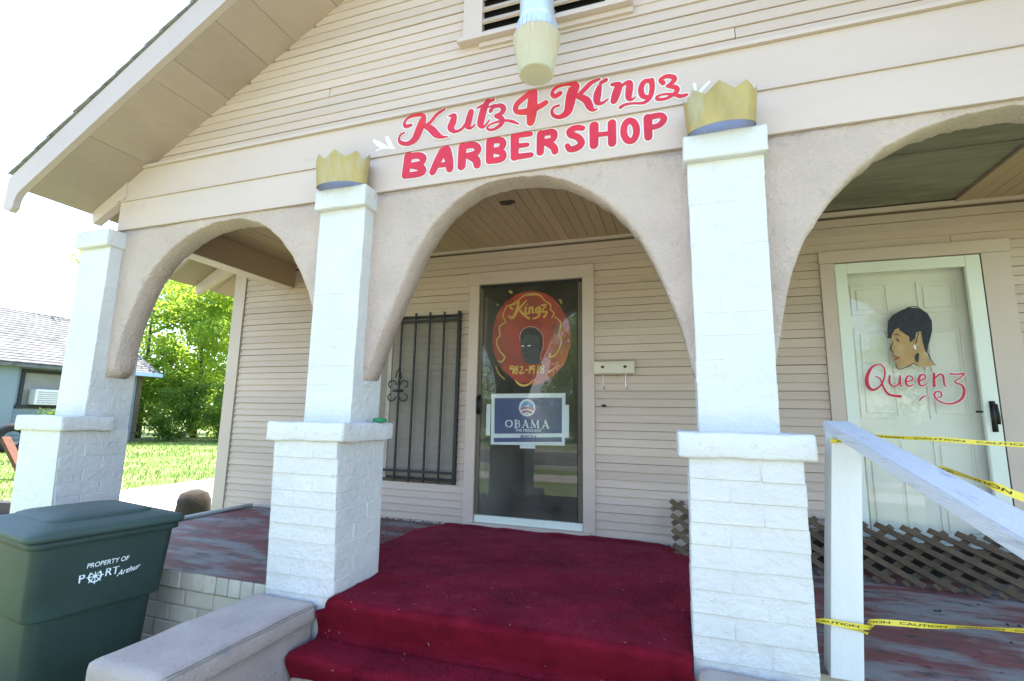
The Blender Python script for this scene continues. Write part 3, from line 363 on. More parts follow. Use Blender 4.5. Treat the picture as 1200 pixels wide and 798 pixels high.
# --- porch columns
def brickset():
    return bevel_mesh('brick', 'white', -.5, .5, -.5, .5, -.5, .5, bv=.035, seg=2)
BRICK = brickset()
def column(k):
    cx, dz = CX[k], CZ[k]
    simple = k == 3
    yf_s, yb_s = -.117, (.19 if k == 0 else .163)
    col = MB()
    e = .0008
    def frust(z0, z1, h0, h1, f0, f1, bk):
        col.hexa([(cx-h0, f0, z0), (cx+h0, f0, z0), (cx-h0, bk, z0), (cx+h0, bk, z0), (cx-h1, f1, z1), (cx+h1, f1, z1), (cx-h1, bk, z1), (cx+h1, bk, z1)])
    zb = -.35 if k in (1, 2) else (GROUND if k == 0 else -.02)
    ex = -zb/.785 if k else 0.0
    frust(zb, .79, .221-.0015+.0115*ex, .2095-.0015, -.232+.0018+.043*ex, -.276+.0018, .164-e)
    frust(.786, 2.17+dz, .160-e, .166-e, yf_s+e, yf_s+e, yb_s-e)
    root = col.build('porch_column', 'white', house)
    lg = rough_box('ledge', 'white', root, cx-.254, cx+.254, -.295, .19 if k else .03, .785, .887, .04, .006, .012, 8, 1, k)
    cp = rough_box('capital', 'white', root, cx-.184, cx+.184, -.157, yb_s+.02, 2.158+dz, 2.286+dz, .04, .004, .009, 9, 1, k+5)
    def course(z0, z1, h, f, bk, flip):
        wd = 2*h; dp = bk-f; zc = (z0+z1)/2; g = .0008; res = []
        bx = wd*.36; by = dp*.36
        L_ = [(cx-h, cx+h-bx, f, f+by), (cx+h-bx, cx+h, f, bk-by), (cx-h+bx, cx+h, bk-by, bk), (cx-h, cx-h+bx, f+by, bk)]
        if flip: L_ = [(2*cx-b, 2*cx-a, c, d) for a, b, c, d in L_]
        for a, b, c, d in L_:
            j = lambda s=.0022: random.uniform(-s, s)
            res.append(((a+b)/2+j(), (c+d)/2+j(), zc+j(), b-a-.0012, d-c-.0012, z1-z0-g))
        return res
    bl = []
    n = 9; z0 = 0.0; z1 = .785
    for i in range(n):
        a = z0+(z1-z0)*i/n; b = z0+(z1-z0)*(i+1)/n; t = max(0, (a+b)/2/.785)
        bl += course(a, b, .222-.0115*t, -.233-.043*t, .165, i % 2)
    n = 12
    for i in range(n):
        a = .887+(2.158+dz-.887)*i/n; b = .887+(2.158+dz-.887)*(i+1)/n; t = (i+.5)/n
        bl += course(a, b, .161+.006*t, yf_s, yb_s+.001, i % 2)
    low = []
    if k == 0:
        for i in range(8): low += course(GROUND+.02+i*.085, GROUND+.105+i*.085, .2225, -.2335, .165, i % 2)
    if simple or low:
        mb = MB()
        for x, y, z, sx, sy, sz in (bl if simple else low): mb.box(x-sx/2, x+sx/2, y-sy/2, y+sy/2, z-sz/2, z+sz/2)
        tag(mb.build('brickwork', 'white', root), kind='stuff')
        if simple: return root
    for x, y, z, sx, sy, sz in bl:
        shared('brick', BRICK, (x, y, z), (sx, sy, sz), (0, 0, random.uniform(-.004, .004)), root)
    return root
COLS = [column(k) for k in range(4)]
# --- horizontal boards over the arches, with the painted sign
band_low = box('band_board', 'trim', house, -4.305, 2.135, -.048, .13, 2.292, 2.521)
band_up = box('band_board', 'trim', house, -4.32, 2.15, -.050, .13, 2.531, 2.770)
box('drip_moulding', 'trim', house, -4.33, 2.16, -.060, .12, 2.5225, 2.5295)
box('drip_moulding', 'trim', house, -4.33, 2.16, -.070, .12, 2.772, 2.792)
box('beam', 'dark', house, -4.29, 2.12, -.02, .12, 2.2915, 2.77)
for nm, up, st in T['sign']:
    par = band_up if up else band_low; y0 = -.0508 if up else -.0488
    if not up: st = [[(a, 2.407+(b-2.407)*.95-.004, c) for a, b, c in q] for q in st]
    ribbons('letter_outline', 'whitepaint', st, y0, par, grow=.0068)
    ribbons('letter', 'redorange' if nm in ('4', 'K2') else 'redpaint', st, y0-.0035, par)
for st in T['scroll']: ribbons('painted_scroll', 'whitepaint', [st], -.0512, band_up)
# --- lapped boards
def board_mesh(name, m, hgt, f0=-.016):
    # unit length along x, bottom proud of the top, drip lip
    f1 = -.004; z1 = hgt-.0022
    me = MB().hexa([(0, f0, 0), (1, f0, 0), (0, .004, 0), (1, .004, 0), (0, f1, z1), (1, f1, z1), (0, .004, z1), (1, .004, z1)]).mesh(name)
    me.materials.append(MATS[m]); return me
PITCH = .0642
BOARD = board_mesh('siding_board', 'siding', PITCH)
GBOARD = board_mesh('siding_board', 'siding', PITCH, -.011)
def boards(parent, x0, x1, z0, z1, y, holes, xlim=None, split=.2):
    n = int((z1-z0)/PITCH+.5)
    for i in range(n):
        z = z0+i*PITCH; a, b = (x0, x1) if not xlim else xlim(z+PITCH*random.choice((.04, .08, .12, .16, .3)))
        if b-a < .05: continue
        segs = [(a, b)]
        for hx0, hx1, hz0, hz1 in holes:
            if hz0 < z+PITCH*.5 < hz1:
                new = []
                for p, q in segs:
                    if hx1 <= p or hx0 >= q: new.append((p, q)); continue
                    if hx0 > p: new.append((p, hx0))
                    if hx1 < q: new.append((hx1, q))
                segs = new
        fin = []
        for p, q in segs:
            if q-p > 2.2 and random.random() < split*3:
                c = random.uniform(p+.6, q-.6); fin += [(p, c-.002), (c+.002, q)]
            else: fin.append((p, q))
        for p, q in fin:
            shared('siding_board', GBOARD if xlim else BOARD, (p, y+random.uniform(-.0012, .0012), z+random.uniform(-.0015, .0015)), (q-p, 1, 1), (random.uniform(-.012, .012), random.uniform(-.0007, .0007), 0), parent)
# gable wall above the band
gw = MB().add([(-4.10, .0, 2.76), (1.92, .0, 2.76), (PEAK, .0, zs(PEAK)-.01), (-4.10, .12, 2.76), (1.92, .12, 2.76), (PEAK, .12, zs(PEAK)-.01)],
              [(0, 1, 2), (3, 5, 4), (0, 3, 4, 1), (1, 4, 5, 2), (2, 5, 3, 0)]).build('gable_wall', 'gableseam', house)
VX0, VX1, VZ0, VZ1 = -1.30, -.56, 3.20, 3.86
def glim(z):
    h = (zs(PEAK)-z)/SL; return PEAK-h+.004, PEAK+h-.004
boards(gw, 0, 0, 2.794, 4.40, -.018, [(VX0-.12, VX1+.12, VZ0-.03, VZ1+.1)], glim)
# gable vent with louvres
vent = MB().box(VX0-.125, VX0, -.055, .0, VZ0, VZ1).box(VX1, VX1+.125, -.055, .0, VZ0, VZ1).box(VX0-.14, VX1+.14, -.058, .0, VZ1+.001, VZ1+.12).build('gable_vent', 'trim', house)
box('vent_sill', 'trim', vent, VX0-.15, VX1+.15, -.085, .0, VZ0-.028, VZ0-.001)
box('vent_apron', 'trim', vent, VX0-.02, VX1+.15, -.046, .0, VZ0-.062, VZ0-.030)
box('vent_backing', 'black', vent, VX0, VX1, -.0145, -.012, VZ0, VZ1)
for i in range(8):
    z = VZ0+.004+i*.083
    MB().hexa([(VX0, -.062, z), (VX1, -.062, z), (VX0, -.048, z-.004), (VX1, -.048, z-.004), (VX0, -.030, z+.052), (VX1, -.030, z+.052), (VX0, -.016, z+.048), (VX1, -.016, z+.048)]).build('louvre_slat', 'siding', vent)
# --- porch gable roof
def roof(prefix, xc, zf, y0, y1, yb, eave, dark=False):
    """slabs, barge boards, soffit planks and shingle courses of one gable; y0 front of the barge"""
    r = MB()
    for s in (-1, 1):
        xe = xc+s*eave; n = Vector((s*SL, 0, 1)).normalized(); t = .06
        p0 = Vector((xc, 0, zf(xc))); p1 = Vector((xe, 0, zf(xe)))
        q = [p1+n*.022, p1+n*(.022+t), p0+n*.022, Vector((xc, 0, zf(xc)+(.022+t)*math.hypot(1, SL)))]
        q[2] = Vector((xc, 0, zf(xc)+.022*math.hypot(1, SL)))
        P = []
        for y in (y0+.02, yb): P += [(v.x, y, v.z) for v in q]
        r.add(P, [(0, 1, 3, 2), (4, 6, 7, 5), (0, 4, 5, 1), (1, 5, 7, 3), (0, 2, 6, 4)])
    ro = r.build('roof', 'roofing', house)
    for s in (-1, 1):
        # barge board with a curled tail
        xe = xc+s*eave; ln = 1
        prof = []
        dz = .225
        xi = xe+s*.03
        prof = [(xc, zf(xc)), (xe-s*.0, zf(xe)), (xe+s*.035, zf(xe)-.030), (xe+s*.055, zf(xe)-.075), (xe+s*.060, zf(xe)-.125), (xe+s*.095, zf(xe)-.150), (xe+s*.150, zf(xe)-.135),
                (xe+s*.175, zf(xe)-.105), (xe+s*.165, zf(xe)-.02), (xe+s*.170, zf(xe)-s*s*.170*SL+dz-.02), (xc, zf(xc)+dz)]
        m = MB(); k = len(prof)
        m.add([(x, y0, z) for x, z in prof]+[(x, y0+.042, z) for x, z in prof], [tuple(range(k)), tuple(reversed(range(k, 2*k)))]+[(i, (i+1) % k, (i+1) % k+k, i+k) for i in range(k)])
        b = m.build('barge_board', 'barge', ro)
        bm = bmesh.new(); bm.from_mesh(b.data); bmesh.ops.recalc_face_normals(bm, faces=bm.faces); bm.to_mesh(b.data); bm.free()
        # shingle courses
        L_ = eave*math.hypot(1, SL)+.19; nn = int(L_/.145); d = Vector((s, 0, -SL)).normalized(); nv = Vector((s*SL, 0, 1)).normalized()
        for i in range(nn):
            base = Vector((xc, 0, zf(xc)+.228))+d*(L_-i*.145)+nv*.012
            up = base-d*.17
            P = []
            ov = y0-.010+random.uniform(-.003, .003)
            for y in (ov, yb):
                P += [(base.x, y, base.z), (base.x+nv.x*.009, y, base.z+nv.z*.009), (up.x-nv.x*.010, y, up.z-nv.z*.010), (up.x-nv.x*.002, y, up.z-nv.z*.002)]
            MB().add(P, [(0, 2, 3, 1), (4, 5, 7, 6), (0, 1, 5, 4), (2, 6, 7, 3), (1, 3, 7, 5), (0, 4, 6, 2)]).build('shingle_course', 'roofing', ro)
    return ro
r1 = roof('porch', PEAK, zs, -.50, 0, 1.35, 3.54)
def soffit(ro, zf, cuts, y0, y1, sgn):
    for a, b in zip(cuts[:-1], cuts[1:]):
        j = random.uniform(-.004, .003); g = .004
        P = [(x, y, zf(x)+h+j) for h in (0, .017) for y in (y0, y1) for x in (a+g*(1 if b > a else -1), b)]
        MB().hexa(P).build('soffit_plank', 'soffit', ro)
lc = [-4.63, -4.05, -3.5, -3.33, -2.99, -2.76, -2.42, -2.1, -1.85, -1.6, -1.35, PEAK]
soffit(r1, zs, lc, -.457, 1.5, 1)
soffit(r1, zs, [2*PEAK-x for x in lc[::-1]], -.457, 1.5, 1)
# rafter along the rake whose tails stick out past the wall
for s in (-1, 1):
    xa, xb = PEAK, PEAK+s*3.53
    P = []
    for y in (-.058, -.012):
        for x, z in ((xa, zs(xa)-.085), (xb, zs(xb)-.085), (xa, zs(xa)-.002), (xb+s*.03, zs(xb)-.018)): P.append((x, y, z))
    if s == -1: P = []
    # the tail only: the siding runs up to the soffit
    x0, x1 = PEAK+s*3.16, PEAK+s*3.49
    MB().hexa([(x0, -.06, zs(x0)-.13), (x1, -.06, zs(x1)-.115), (x0, .0, zs(x0)-.13), (x1, .0, zs(x1)-.115), (x0, -.06, zs(x0)-.003), (x1+s*.03, -.06, zs(x1)-.02), (x0, .0, zs(x0)-.003), (x1+s*.03, .0, zs(x1)-.02)]).build('rafter_tail', 'trim', r1)
# --- main roof behind the porch gable
def zm(x): return 2.45+SL*(x+5.25) if x <= PEAK else 2.45+SL*(2*PEAK-x+5.25)
r2 = roof('main', PEAK, zm, 1.14, 0, 10.5, 4.36)
soffit(r2, zm, [-5.45, -5.0, -4.6, -4.2], 1.185, 1.75, 1)
soffit(r2, zm, [-5.45, -5.0], 1.75, 10.4, 1)
soffit(r2, zm, [2.82, 3.27], 1.185, 10.4, 1)
x0, x1 = -4.9, -5.40
MB().hexa([(x0, 1.50, zm(x0)-.17), (x1, 1.50, zm(x1)-.115), (x0, 1.56, zm(x0)-.17), (x1, 1.56, zm(x1)-.115), (x0, 1.50, zm(x0)-.003), (x1-.03, 1.50, zm(x1)-.02), (x0, 1.56, zm(x0)-.003), (x1-.03, 1.56, zm(x1)-.02)]).build('rafter_tail', 'trim', r2)
# --- wall under the porch roof, with openings
BX0, BX1, BZ1 = -1.955, -.995, 2.135
QX0, QX1, QZ1 = .884, 1.757, 2.100
WX0, WX1, WZ0, WZ1 = -3.02, -2.14, .365, 1.865
def rear_wall():
    mb = MB()
    y0, y1 = D+.017, D+.12
    for a in ((-4.91, WX0, -.69, 2.66), (WX0, WX1, -.69, WZ0), (WX0, WX1, WZ1, 2.66), (WX1, BX0, -.69, 2.66), (BX0, BX1, BZ1, 2.66), (BX0, BX1, -.69, -.01), (BX1, QX0, -.69, 2.66), (QX0, QX1, QZ1, 2.66), (QX0, QX1, -.69, -.01), (QX1, 2.73, -.69, 2.66)):
        mb.box(a[0], a[1], y0, y1, a[2], a[3])
    return mb.build('porch_wall', 'seam', house)
rw = rear_wall()
holes = [(BX0-.095, BX1+.098, -1, 2.252), (QX0-.092, QX1+.16, -1, 2.195), (WX0-.01, WX1+.01, WZ0-.01, WZ1+.01)]
boards(rw, -4.775, 2.72, .012, 2.47, D+.013, holes, split=.16)
box('corner_board', 'trim', rw, -4.925, -4.780, D-.015, D+.016, -.10, 2.60)
box('corner_board', 'trim', rw, -4.94, -4.912, D-.010, D+.14, -.10, 2.60)
box('base_board', 'trim', rw, -4.775, BX0-.1, D-.004, D+.016, -.05, .010)
box('base_board', 'trim', rw, BX1+.1, QX0-.1, D-.004, D+.016, -.05, .010)
# side wall and the rest of the body
mb = MB().box(-4.91, -4.80, D+.15, 10, GROUND, 2.62).box(2.66, 2.72, D+.15, 10, GROUND, 2.62).box(-4.79, 2.65, 9.9, 10, GROUND, 4.0)
mb.build('side_wall', 'siding', house)
# room behind the shop door
rm = MB().box(-3.4, .4, 3.9, 3.95, -.05, 2.6).box(-3.45, -3.40, 1.74, 3.9, -.05, 2.6).box(.4, .45, 1.74, 3.9, -.05, 2.6).box(-3.4, .4, 1.74, 3.9, -.10, -.05).box(-3.4, .4, 1.74, 3.9, 2.6, 2.65).build('room_shell', 'interior', house)
box('open_inner_door', 'interiorpale', house, BX0-.02, BX0+.02, 1.76, 2.60, -.04, 2.06)
# --- porch ceiling
cl = box('porch_ceiling', 'rawply', house, -4.28, 2.50, .13, 1.60, 2.535, 2.56)
x = -4.11
while x < 2.30:
    wdt = .0835
    if not (.12 < x+wdt/2 < 1.69):
        box('ceiling_board', 'ceiling', cl, x+.0018, x+wdt-.0018, .13, 1.585, 2.490+random.uniform(-.0012, .0012), 2.508)
    x += wdt
box('ceiling_patch_panel', 'rawply', cl, .13, 1.67, .13, .80, 2.512, 2.520)
box('ceiling_patch_panel', 'rawply', cl, .13, 1.67, .83, 1.585, 2.512, 2.520)
box('ceiling_batten', 'rawply', cl, .13, 1.67, .79, .845, 2.502, 2.511)
box('ceiling_moulding', 'trim', cl, -4.1, 2.3, 1.586, D+.006, 2.468, 2.500)
for xx in (-4.20, 2.42):
    bb = MB().box(xx-.09, xx+.09, .127, 1.605, 2.262, 2.50).build('side_beam', 'ceiling', house)
    box('lit_underside_board', 'trim', bb, xx-.085, xx+.085, .127, 1.60, 2.254, 2.260)  # lit underside of the beam, put into a lighter colour
# brown stain on the ceiling
flt = MB(); vs = []
for i in range(14):
    a = i/14*6.28; r = .03+.02*random.random(); vs.append((-1.39+1.5*r*math.cos(a), .72+r*math.sin(a), 2.4875))
flt.add(vs, [tuple(reversed(range(14)))]).build('water_stain', 'stain', cl)
# --- porch slab, brick front, cheek walls and steps
slab = MB()
nx, ny = 60, 16
X0, X1, Y0, Y1 = -4.38, 2.44, -.178, D+.016
vs = [(X0+(X1-X0)*i/nx, Y0+(Y1-Y0)*j/ny, (.003*noise.noise(Vector((i*.4, j*.6, 0))) if 0 < j < ny else -.004)) for j in range(ny+1) for i in range(nx+1)]
slab.add(vs, [(j*(nx+1)+i, j*(nx+1)+i+1, (j+1)*(nx+1)+i+1, (j+1)*(nx+1)+i) for j in range(ny) for i in range(nx)])
porch = slab.build('porch_floor', 'floor', house)
MB().box(X0+.01, X1-.01, -.160, D+.01, GROUND, -.012).build('porch_base', 'mortar', house)
PB = bevel_mesh('brick', 'porchbrick', -.5, .5, -.5, .5, -.5, .5, bv=.05)
far = MB()
def porch_brick(x, y, z, sx, sy, sz, rz):
    if x < -3.55: far.box(x-sx/2, x+sx/2, y-sy/2, y+sy/2, z-sz/2, z+sz/2)      # hidden behind the bin
    else: shared('brick', PB, (x, y, z), (sx, sy, sz), (0, 0, rz), porch)
x = -4.36
while x < -2.40:
    porch_brick(x+.046, -.115+random.uniform(-.003, .003), -.053, .086, .13, .095, random.uniform(-.01, .01)); x += .092
for c in range(4):
    x = -4.36-(.11 if c % 2 else 0); z = -.150-c*.094
    while x < -2.42:
        porch_brick(x+.11, -.112+random.uniform(-.003, .003), z, .212, .11, .086, random.uniform(-.008, .008)); x += .22
tag(far.build('brickwork', 'porchbrick', porch), kind='stuff')
def cheek(x0, x1, y0, seed):
    o = rough_box('stair_cheek_wall', 'cement', house, x0, x1, y0, -.236, GROUND-.02, -.018, .055, .007, .035, 7, 1, seed)
    return o
ck = cheek(-2.435, -2.045, -1.06, 2)
cr = cheek(-.205, .215, -1.35, 3)
def cheekrib(x0, x1, y0, y1, z0, z1, s): rough_box('cheek_coping', 'cement', ck if s == 1 else cr, x0, x1, y0, y1, z0, z1, .06, .005, .02, 8, 1, s+9)
cheekrib(-2.05, -2.030, -1.05, -.245, -.115, -.03, 1)
st = MB()
for i, (y0, z) in enumerate(((-.20, -.02), (-.43, -.20), (-.68, -.38), (-.93, -.56))):
    st.box(-2.03+.002*i, -.222, y0+.03, -.165-.001*i, GROUND, z-.012)
st.build('steps', 'cement', house)
# --- shop door
def door_shop():
    y = D
    mb = MB().box(BX0-.095, BX0, y-.020, y+.030, -.01, BZ1).box(BX1, BX1+.098, y-.020, y+.030, -.01, BZ1).box(BX0-.10, BX1+.098, y-.026, y+.030, BZ1+.001, BZ1+.115)
    d = mb.build('screen_door', 'trim', house)
    box('threshold', 'trim', d, BX0-.06, BX1+.06, y-.055, y+.08, -.005, .040)
    box('rail', 'stormframe', d, BX0+.006, BX1-.006, y-.002, y+.028, .042, .100)
    box('rail', 'iron', d, BX0+.006, BX1-.006, y+.002, y+.028, BZ1-.030, BZ1-.003)
    box('stile', 'interior', d, BX0+.003, BX0+.034, y+.002, y+.028, .102, BZ1-.032)
    box('stile', 'interior', d, BX1-.042, BX1-.003, y+.002, y+.028, .102, BZ1-.032)
    box('edge_strip', 'iron', d, BX1-.052, BX1-.043, y+.004, y+.027, .102, BZ1-.032)
    box('glass', 'doorglass', d, BX0+.035, BX1-.053, y+.0125, y+.0165, .101, BZ1-.031)
    # handle
    MB().tube([(BX0+.022, y-.004, .98), (BX0+.022, y-.040, .985), (BX0+.022, y-.045, 1.03), (BX0+.022, y-.040, 1.10), (BX0+.022, y-.004, 1.105)], .009).box(BX0+.008, BX0+.036, y-.005, y+.002, .96, 1.13).build('handle', 'black', d, True)
    g = y+.0240
    md = flat('painted_medallion', 'medal', T['medal'], g, d)
    for s in T['gold']: ribbons('gold_scroll', 'goldpaint', [s], g-.0006, d)
    for nm, s in T['kingz']: ribbons('gold_letter', 'goldpaint', s, g-.0008, d)
    flat('painted_head', 'face', T['head'], g-.0006, d)
    flat('painted_hair', 'facehair', T['headhair'], g-.0010, d)
    ribbons('painted_outline', 'posterwhite', [[(a, b, c*.35) for a, b, c in s] for s in T['outl']], g-.0014, d)
    ribbons('painted_features', 'facehair', T['headlines'], g-.0014, d)
    ribbons('painted_eyes', 'posterwhite', T['eyes'], g-.0020, d)
    return d
dshop = door_shop()
def poster():
    y = D+.0270; P = T['poster']
    p = flat('campaign_poster', 'posterwhite', P[0], y, None)
    tag(p, 'blue and white campaign poster taped to the shop door glass below the red medallion', 'poster')
    flat('blue_panel', 'posterblue', P[1], y-.0006, p); flat('blue_strip', 'posterblue', P[2], y-.0006, p); flat('white_tab', 'posterwhite', P[3], y-.0002, p)
    cx, cz, r = -1.490, 1.022, .075
    def disc(name, m, r0, r1, yy, a0=0, a1=6.2832, n=28, cx=cx, cz=cz):
        vs = []
        for i in range(n+1):
            a = a0+(a1-a0)*i/n; vs += [(cx+r0*math.cos(a), yy, cz+r0*math.sin(a)), (cx+r1*math.cos(a), yy, cz+r1*math.sin(a))]
        MB().add(vs, [(2*i, 2*i+1, 2*i+3, 2*i+2) for i in range(n)]).build(name, m, p)
    disc('logo_ring', 'posterwhite', .058, r, y-.0012)
    disc('logo_sky', 'postersky', .022, .058, y-.0012, 0, math.pi)
    disc('logo_sun', 'posterwhite', .0, .022, y-.0012, 0, math.pi, 12)
    for k in range(4):
        rr = [(-.056, -.004), (-.048, -.020), (-.040, -.036), (-.026, -.050)][k]
        z0 = cz+rr[1]; ribbons('logo_stripe', 'posterred' if k % 2 == 0 else 'posterwhite', [[(cx+rr[0], z0-.006, .013), (cx, z0+.006, .013), (cx-rr[0], z0-.008, .013)]], y-.0014-.0015*k, p)
    def tx(s, size, m, x, z, sx=1):
        me = text_mesh(s, size, m); o = bpy.data.objects.new('lettering', me); o.location = (x, y-.003, z); o.rotation_euler = (math.pi/2, 0, 0); o.scale = (sx, 1, 1); link(o, p)
    # OBAMA drawn with thick and thin strokes and small serifs
    def serif(x0, ch):
        b, t = .852, .912; w = .0125; n = .005; S = []
        if ch == 'O': S = [[(x0+.026+.024*math.cos(a*.5236), (b+t)/2+.029*math.sin(a*.5236), n+.006*abs(math.cos(a*.5236))) for a in range(13)]]
        if ch == 'B': S = [[(x0+.010, t, w), (x0+.010, b, w)], [(x0, t, n), (x0+.030, t-.001, n), (x0+.036, t-.015, w*.8), (x0+.028, .884, n), (x0+.012, .884, n)], [(x0+.012, .884, n), (x0+.034, .880, n), (x0+.040, b+.016, w*.8), (x0+.028, b, n), (x0, b, n)]]
        if ch == 'A': S = [[(x0+.022, t, n), (x0+.004, b, n)], [(x0+.022, t+.002, w), (x0+.042, b, w)], [(x0+.012, .870, n), (x0+.034, .870, n)], [(x0-.003, b, n), (x0+.011, b, n)], [(x0+.033, b, n), (x0+.050, b, n)]]
        if ch == 'M': S = [[(x0+.005, t, n), (x0+.004, b, n)], [(x0+.006, t, w), (x0+.028, b+.004, w)], [(x0+.028, b+.004, n), (x0+.048, t, n)], [(x0+.050, t, w), (x0+.052, b, w)], [(x0-.003, b, n), (x0+.012, b, n)], [(x0+.044, b, n), (x0+.061, b, n)]]
        return S
    x0 = -1.685
    for ch, adv in zip('OBAMA', (.066, .058, .064, .080, .06)):
        ribbons('lettering', 'posterwhite', [[(a*1.22+.37-.0+ -.0, b, c*1.15) for a, b, c in s] for s in serif(x0, ch)], y-.0015, p, n=4); x0 += adv*1.02
    tx('THE PRESIDENT', .034, 'posterwhite', -1.475, .826); tx('MARCH 4', .034, 'posterblue', -1.475, .775)
    # clear sleeve ends
    for xx in (-1.858, -1.148): box('tape_piece', 'posterwhite', p, xx-.012, xx+.028, y-.0004, y-.0002, .775, 1.05)
poster()
# --- window with burglar bars
def window():
    y = D
    wd = box('window', 'screen', house, WX0, WX1, y+.004, y+.017, WZ0, WZ1)
    z = WZ0+.03
    while z < WZ1-.02:
        box('blind_slat', 'screen', wd, WX0+.03, WX1-.03, y-.002, y+.003, z, z+.058); z += .0642
    box('window_stile', 'iron', wd, WX1-.030, WX1-.004, y-.008, y+.003, WZ0, WZ1)
    box('window_stile', 'mortar', wd, WX0+.13, WX0+.17, y-.010, y+.003, WZ0, WZ1)
    box('window_rail', 'iron', wd, WX0, WX1, y-.008, y+.003, WZ0-.004, WZ0+.02)
    box('window_rail', 'iron', wd, WX0, WX1, y-.008, y+.003, WZ1-.02, WZ1+.004)
    box('bar_rail', 'iron', wd, WX0-.02, WX1+.03, y-.060, y-.046, 1.800, 1.823); box('bar_rail', 'iron', wd, WX0-.02, WX1+.03, y-.060, y-.046, .428, .448)
    for i in range(5):
        xx = WX1+.0-.150*i
        r = .013 if i == 0 else .0075
        box('window_bar', 'iron', wd, xx-r, xx+r, y-.045, y-.045+2*r, .34, 1.895)
    for xx in (WX1-.005, WX0+.02):
        for zz in (.436, 1.811): box('bracket', 'iron', wd, xx-.01, xx+.01, y-.046, y+.004, zz-.008, zz+.008)
    cx, cz = WX1-.60, 1.20
    sc = MB()
    def curl(x0, z0, pts): sc.tube([(x0+a, y-.052, z0+b) for a, b in pts], .006, 6)
    for s in (-1, 1):
        sp = [(s*.012*k/10+s*.0, .0) for k in range(1)]
        for up, z0 in ((1, 1.20), (-1, 1.13)):
            pts = []
            for k in range(22):
                a = k/21*4.6; r = .052*(1-.13*a/1.0*.9) if a < 6 else .01
                pts.append((s*(.070-r*math.cos(a)), up*(.02+r*math.sin(a)*.95)))
            curl(cx, z0, pts)
    sc.tube([(cx-.03, y-.052, 1.29), (cx-.02, y-.052, 1.34), (cx, y-.052, 1.375), (cx+.02, y-.052, 1.34), (cx+.03, y-.052, 1.29), (cx, y-.052, 1.24)], .006, 6)
    sc.tube([(cx-.05, y-.052, 1.165), (cx+.05, y-.052, 1.165)], .012, 6)
    sc.build('scroll_ornament', 'iron', wd, True)
window()
# --- the other door
def door_queen():
    y = D
    mb = MB().box(QX0-.090, QX0, y-.018, y+.03, -.01, QZ1+.002).box(QX1, QX1+.155, y-.018, y+.03, -.01, QZ1+.002).box(QX0-.094, QX1+.16, y-.024, y+.03, QZ1+.004, QZ1+.094)
    d = mb.build('storm_door', 'trim', house)
    box('shadow_gap', 'iron', d, QX1-.008, QX1-.001, y-.012, y+.02, .0, QZ1)
    f = .078; yf = y-.022
    for a in ((QX0+.002, QX0+f, .02, QZ1-.004), (QX1-.095, QX1-.009, .02, QZ1-.004), (QX0+f, QX1-.095, QZ1-.082, QZ1-.004), (QX0+f, QX1-.095, .02, .17)):
        bevel_box('frame_bar', 'stormframe', d, a[0], a[1], yf, y+.012, a[2], a[3], bv=.004)
    box('glass', 'queenglass', d, QX0+f, QX1-.095, y-.004, y+.0, .17, QZ1-.082)
    inn = MB()
    yi = y+.075
    inn.box(QX0+.0, QX1-.0, yi, yi+.03, -.005, QZ1); dd = inn.build('inner_door', 'doorwhite', d)
    W = QX1-QX0
    for c in range(2):
        xa = QX0+.115+c*(W*.5-.03); xb = xa+W*.5-.20
        for z0, z1 in ((1.72, 1.95), (.98, 1.62), (.20, .84)):
            for a in ((xa, xb, z1-.016, z1), (xa, xb, z0, z0+.016), (xa, xa+.016, z0+.0165, z1-.0165), (xb-.016, xb, z0+.0165, z1-.0165)):
                MB().box(a[0], a[1], yi-.008, yi-.0005, a[2], a[3]).build('panel_moulding', 'doorwhite', d)
            bevel_box('raised_panel', 'doorwhite', d, xa+.035, xb-.035, yi-.006, yi-.0004, z0+.035, z1-.035, bv=.0045)
    MB().box(QX1-.065, QX1-.035, y-.028, y-.0221, .90, 1.10).tube([(QX1-.05, y-.030, 1.08), (QX1-.05, y-.062, 1.075), (QX1-.045, y-.066, 1.0), (QX1-.045, y-.062, .95)], .010).build('handle', 'black', d, True)
    MB().tube([(QX1-.10, y-.010, 1.03), (QX1-.135, y-.02, 1.03)], .007).build('latch', 'black', d)
    g = y-.0045
    flat('painted_face', 'skin', T['face'], g, d); flat('painted_hair', 'hair', T['hair'], g-.0006, d)
    ribbons('painted_lines', 'hair', T['fdark'], g-.0012, d); ribbons('painted_lips', 'lip', T['fred'], g-.0034, d); ribbons('painted_earring', 'whitepaint', T['fear'], g-.0040, d)
    for nm, s in T['queen']:
        ribbons('letter_outline', 'whitepaint', s, g-.0004, d, grow=.005, step=.00001); ribbons('letter', 'redpaint', s, g-.0030, d)
    return d
dq = door_queen()
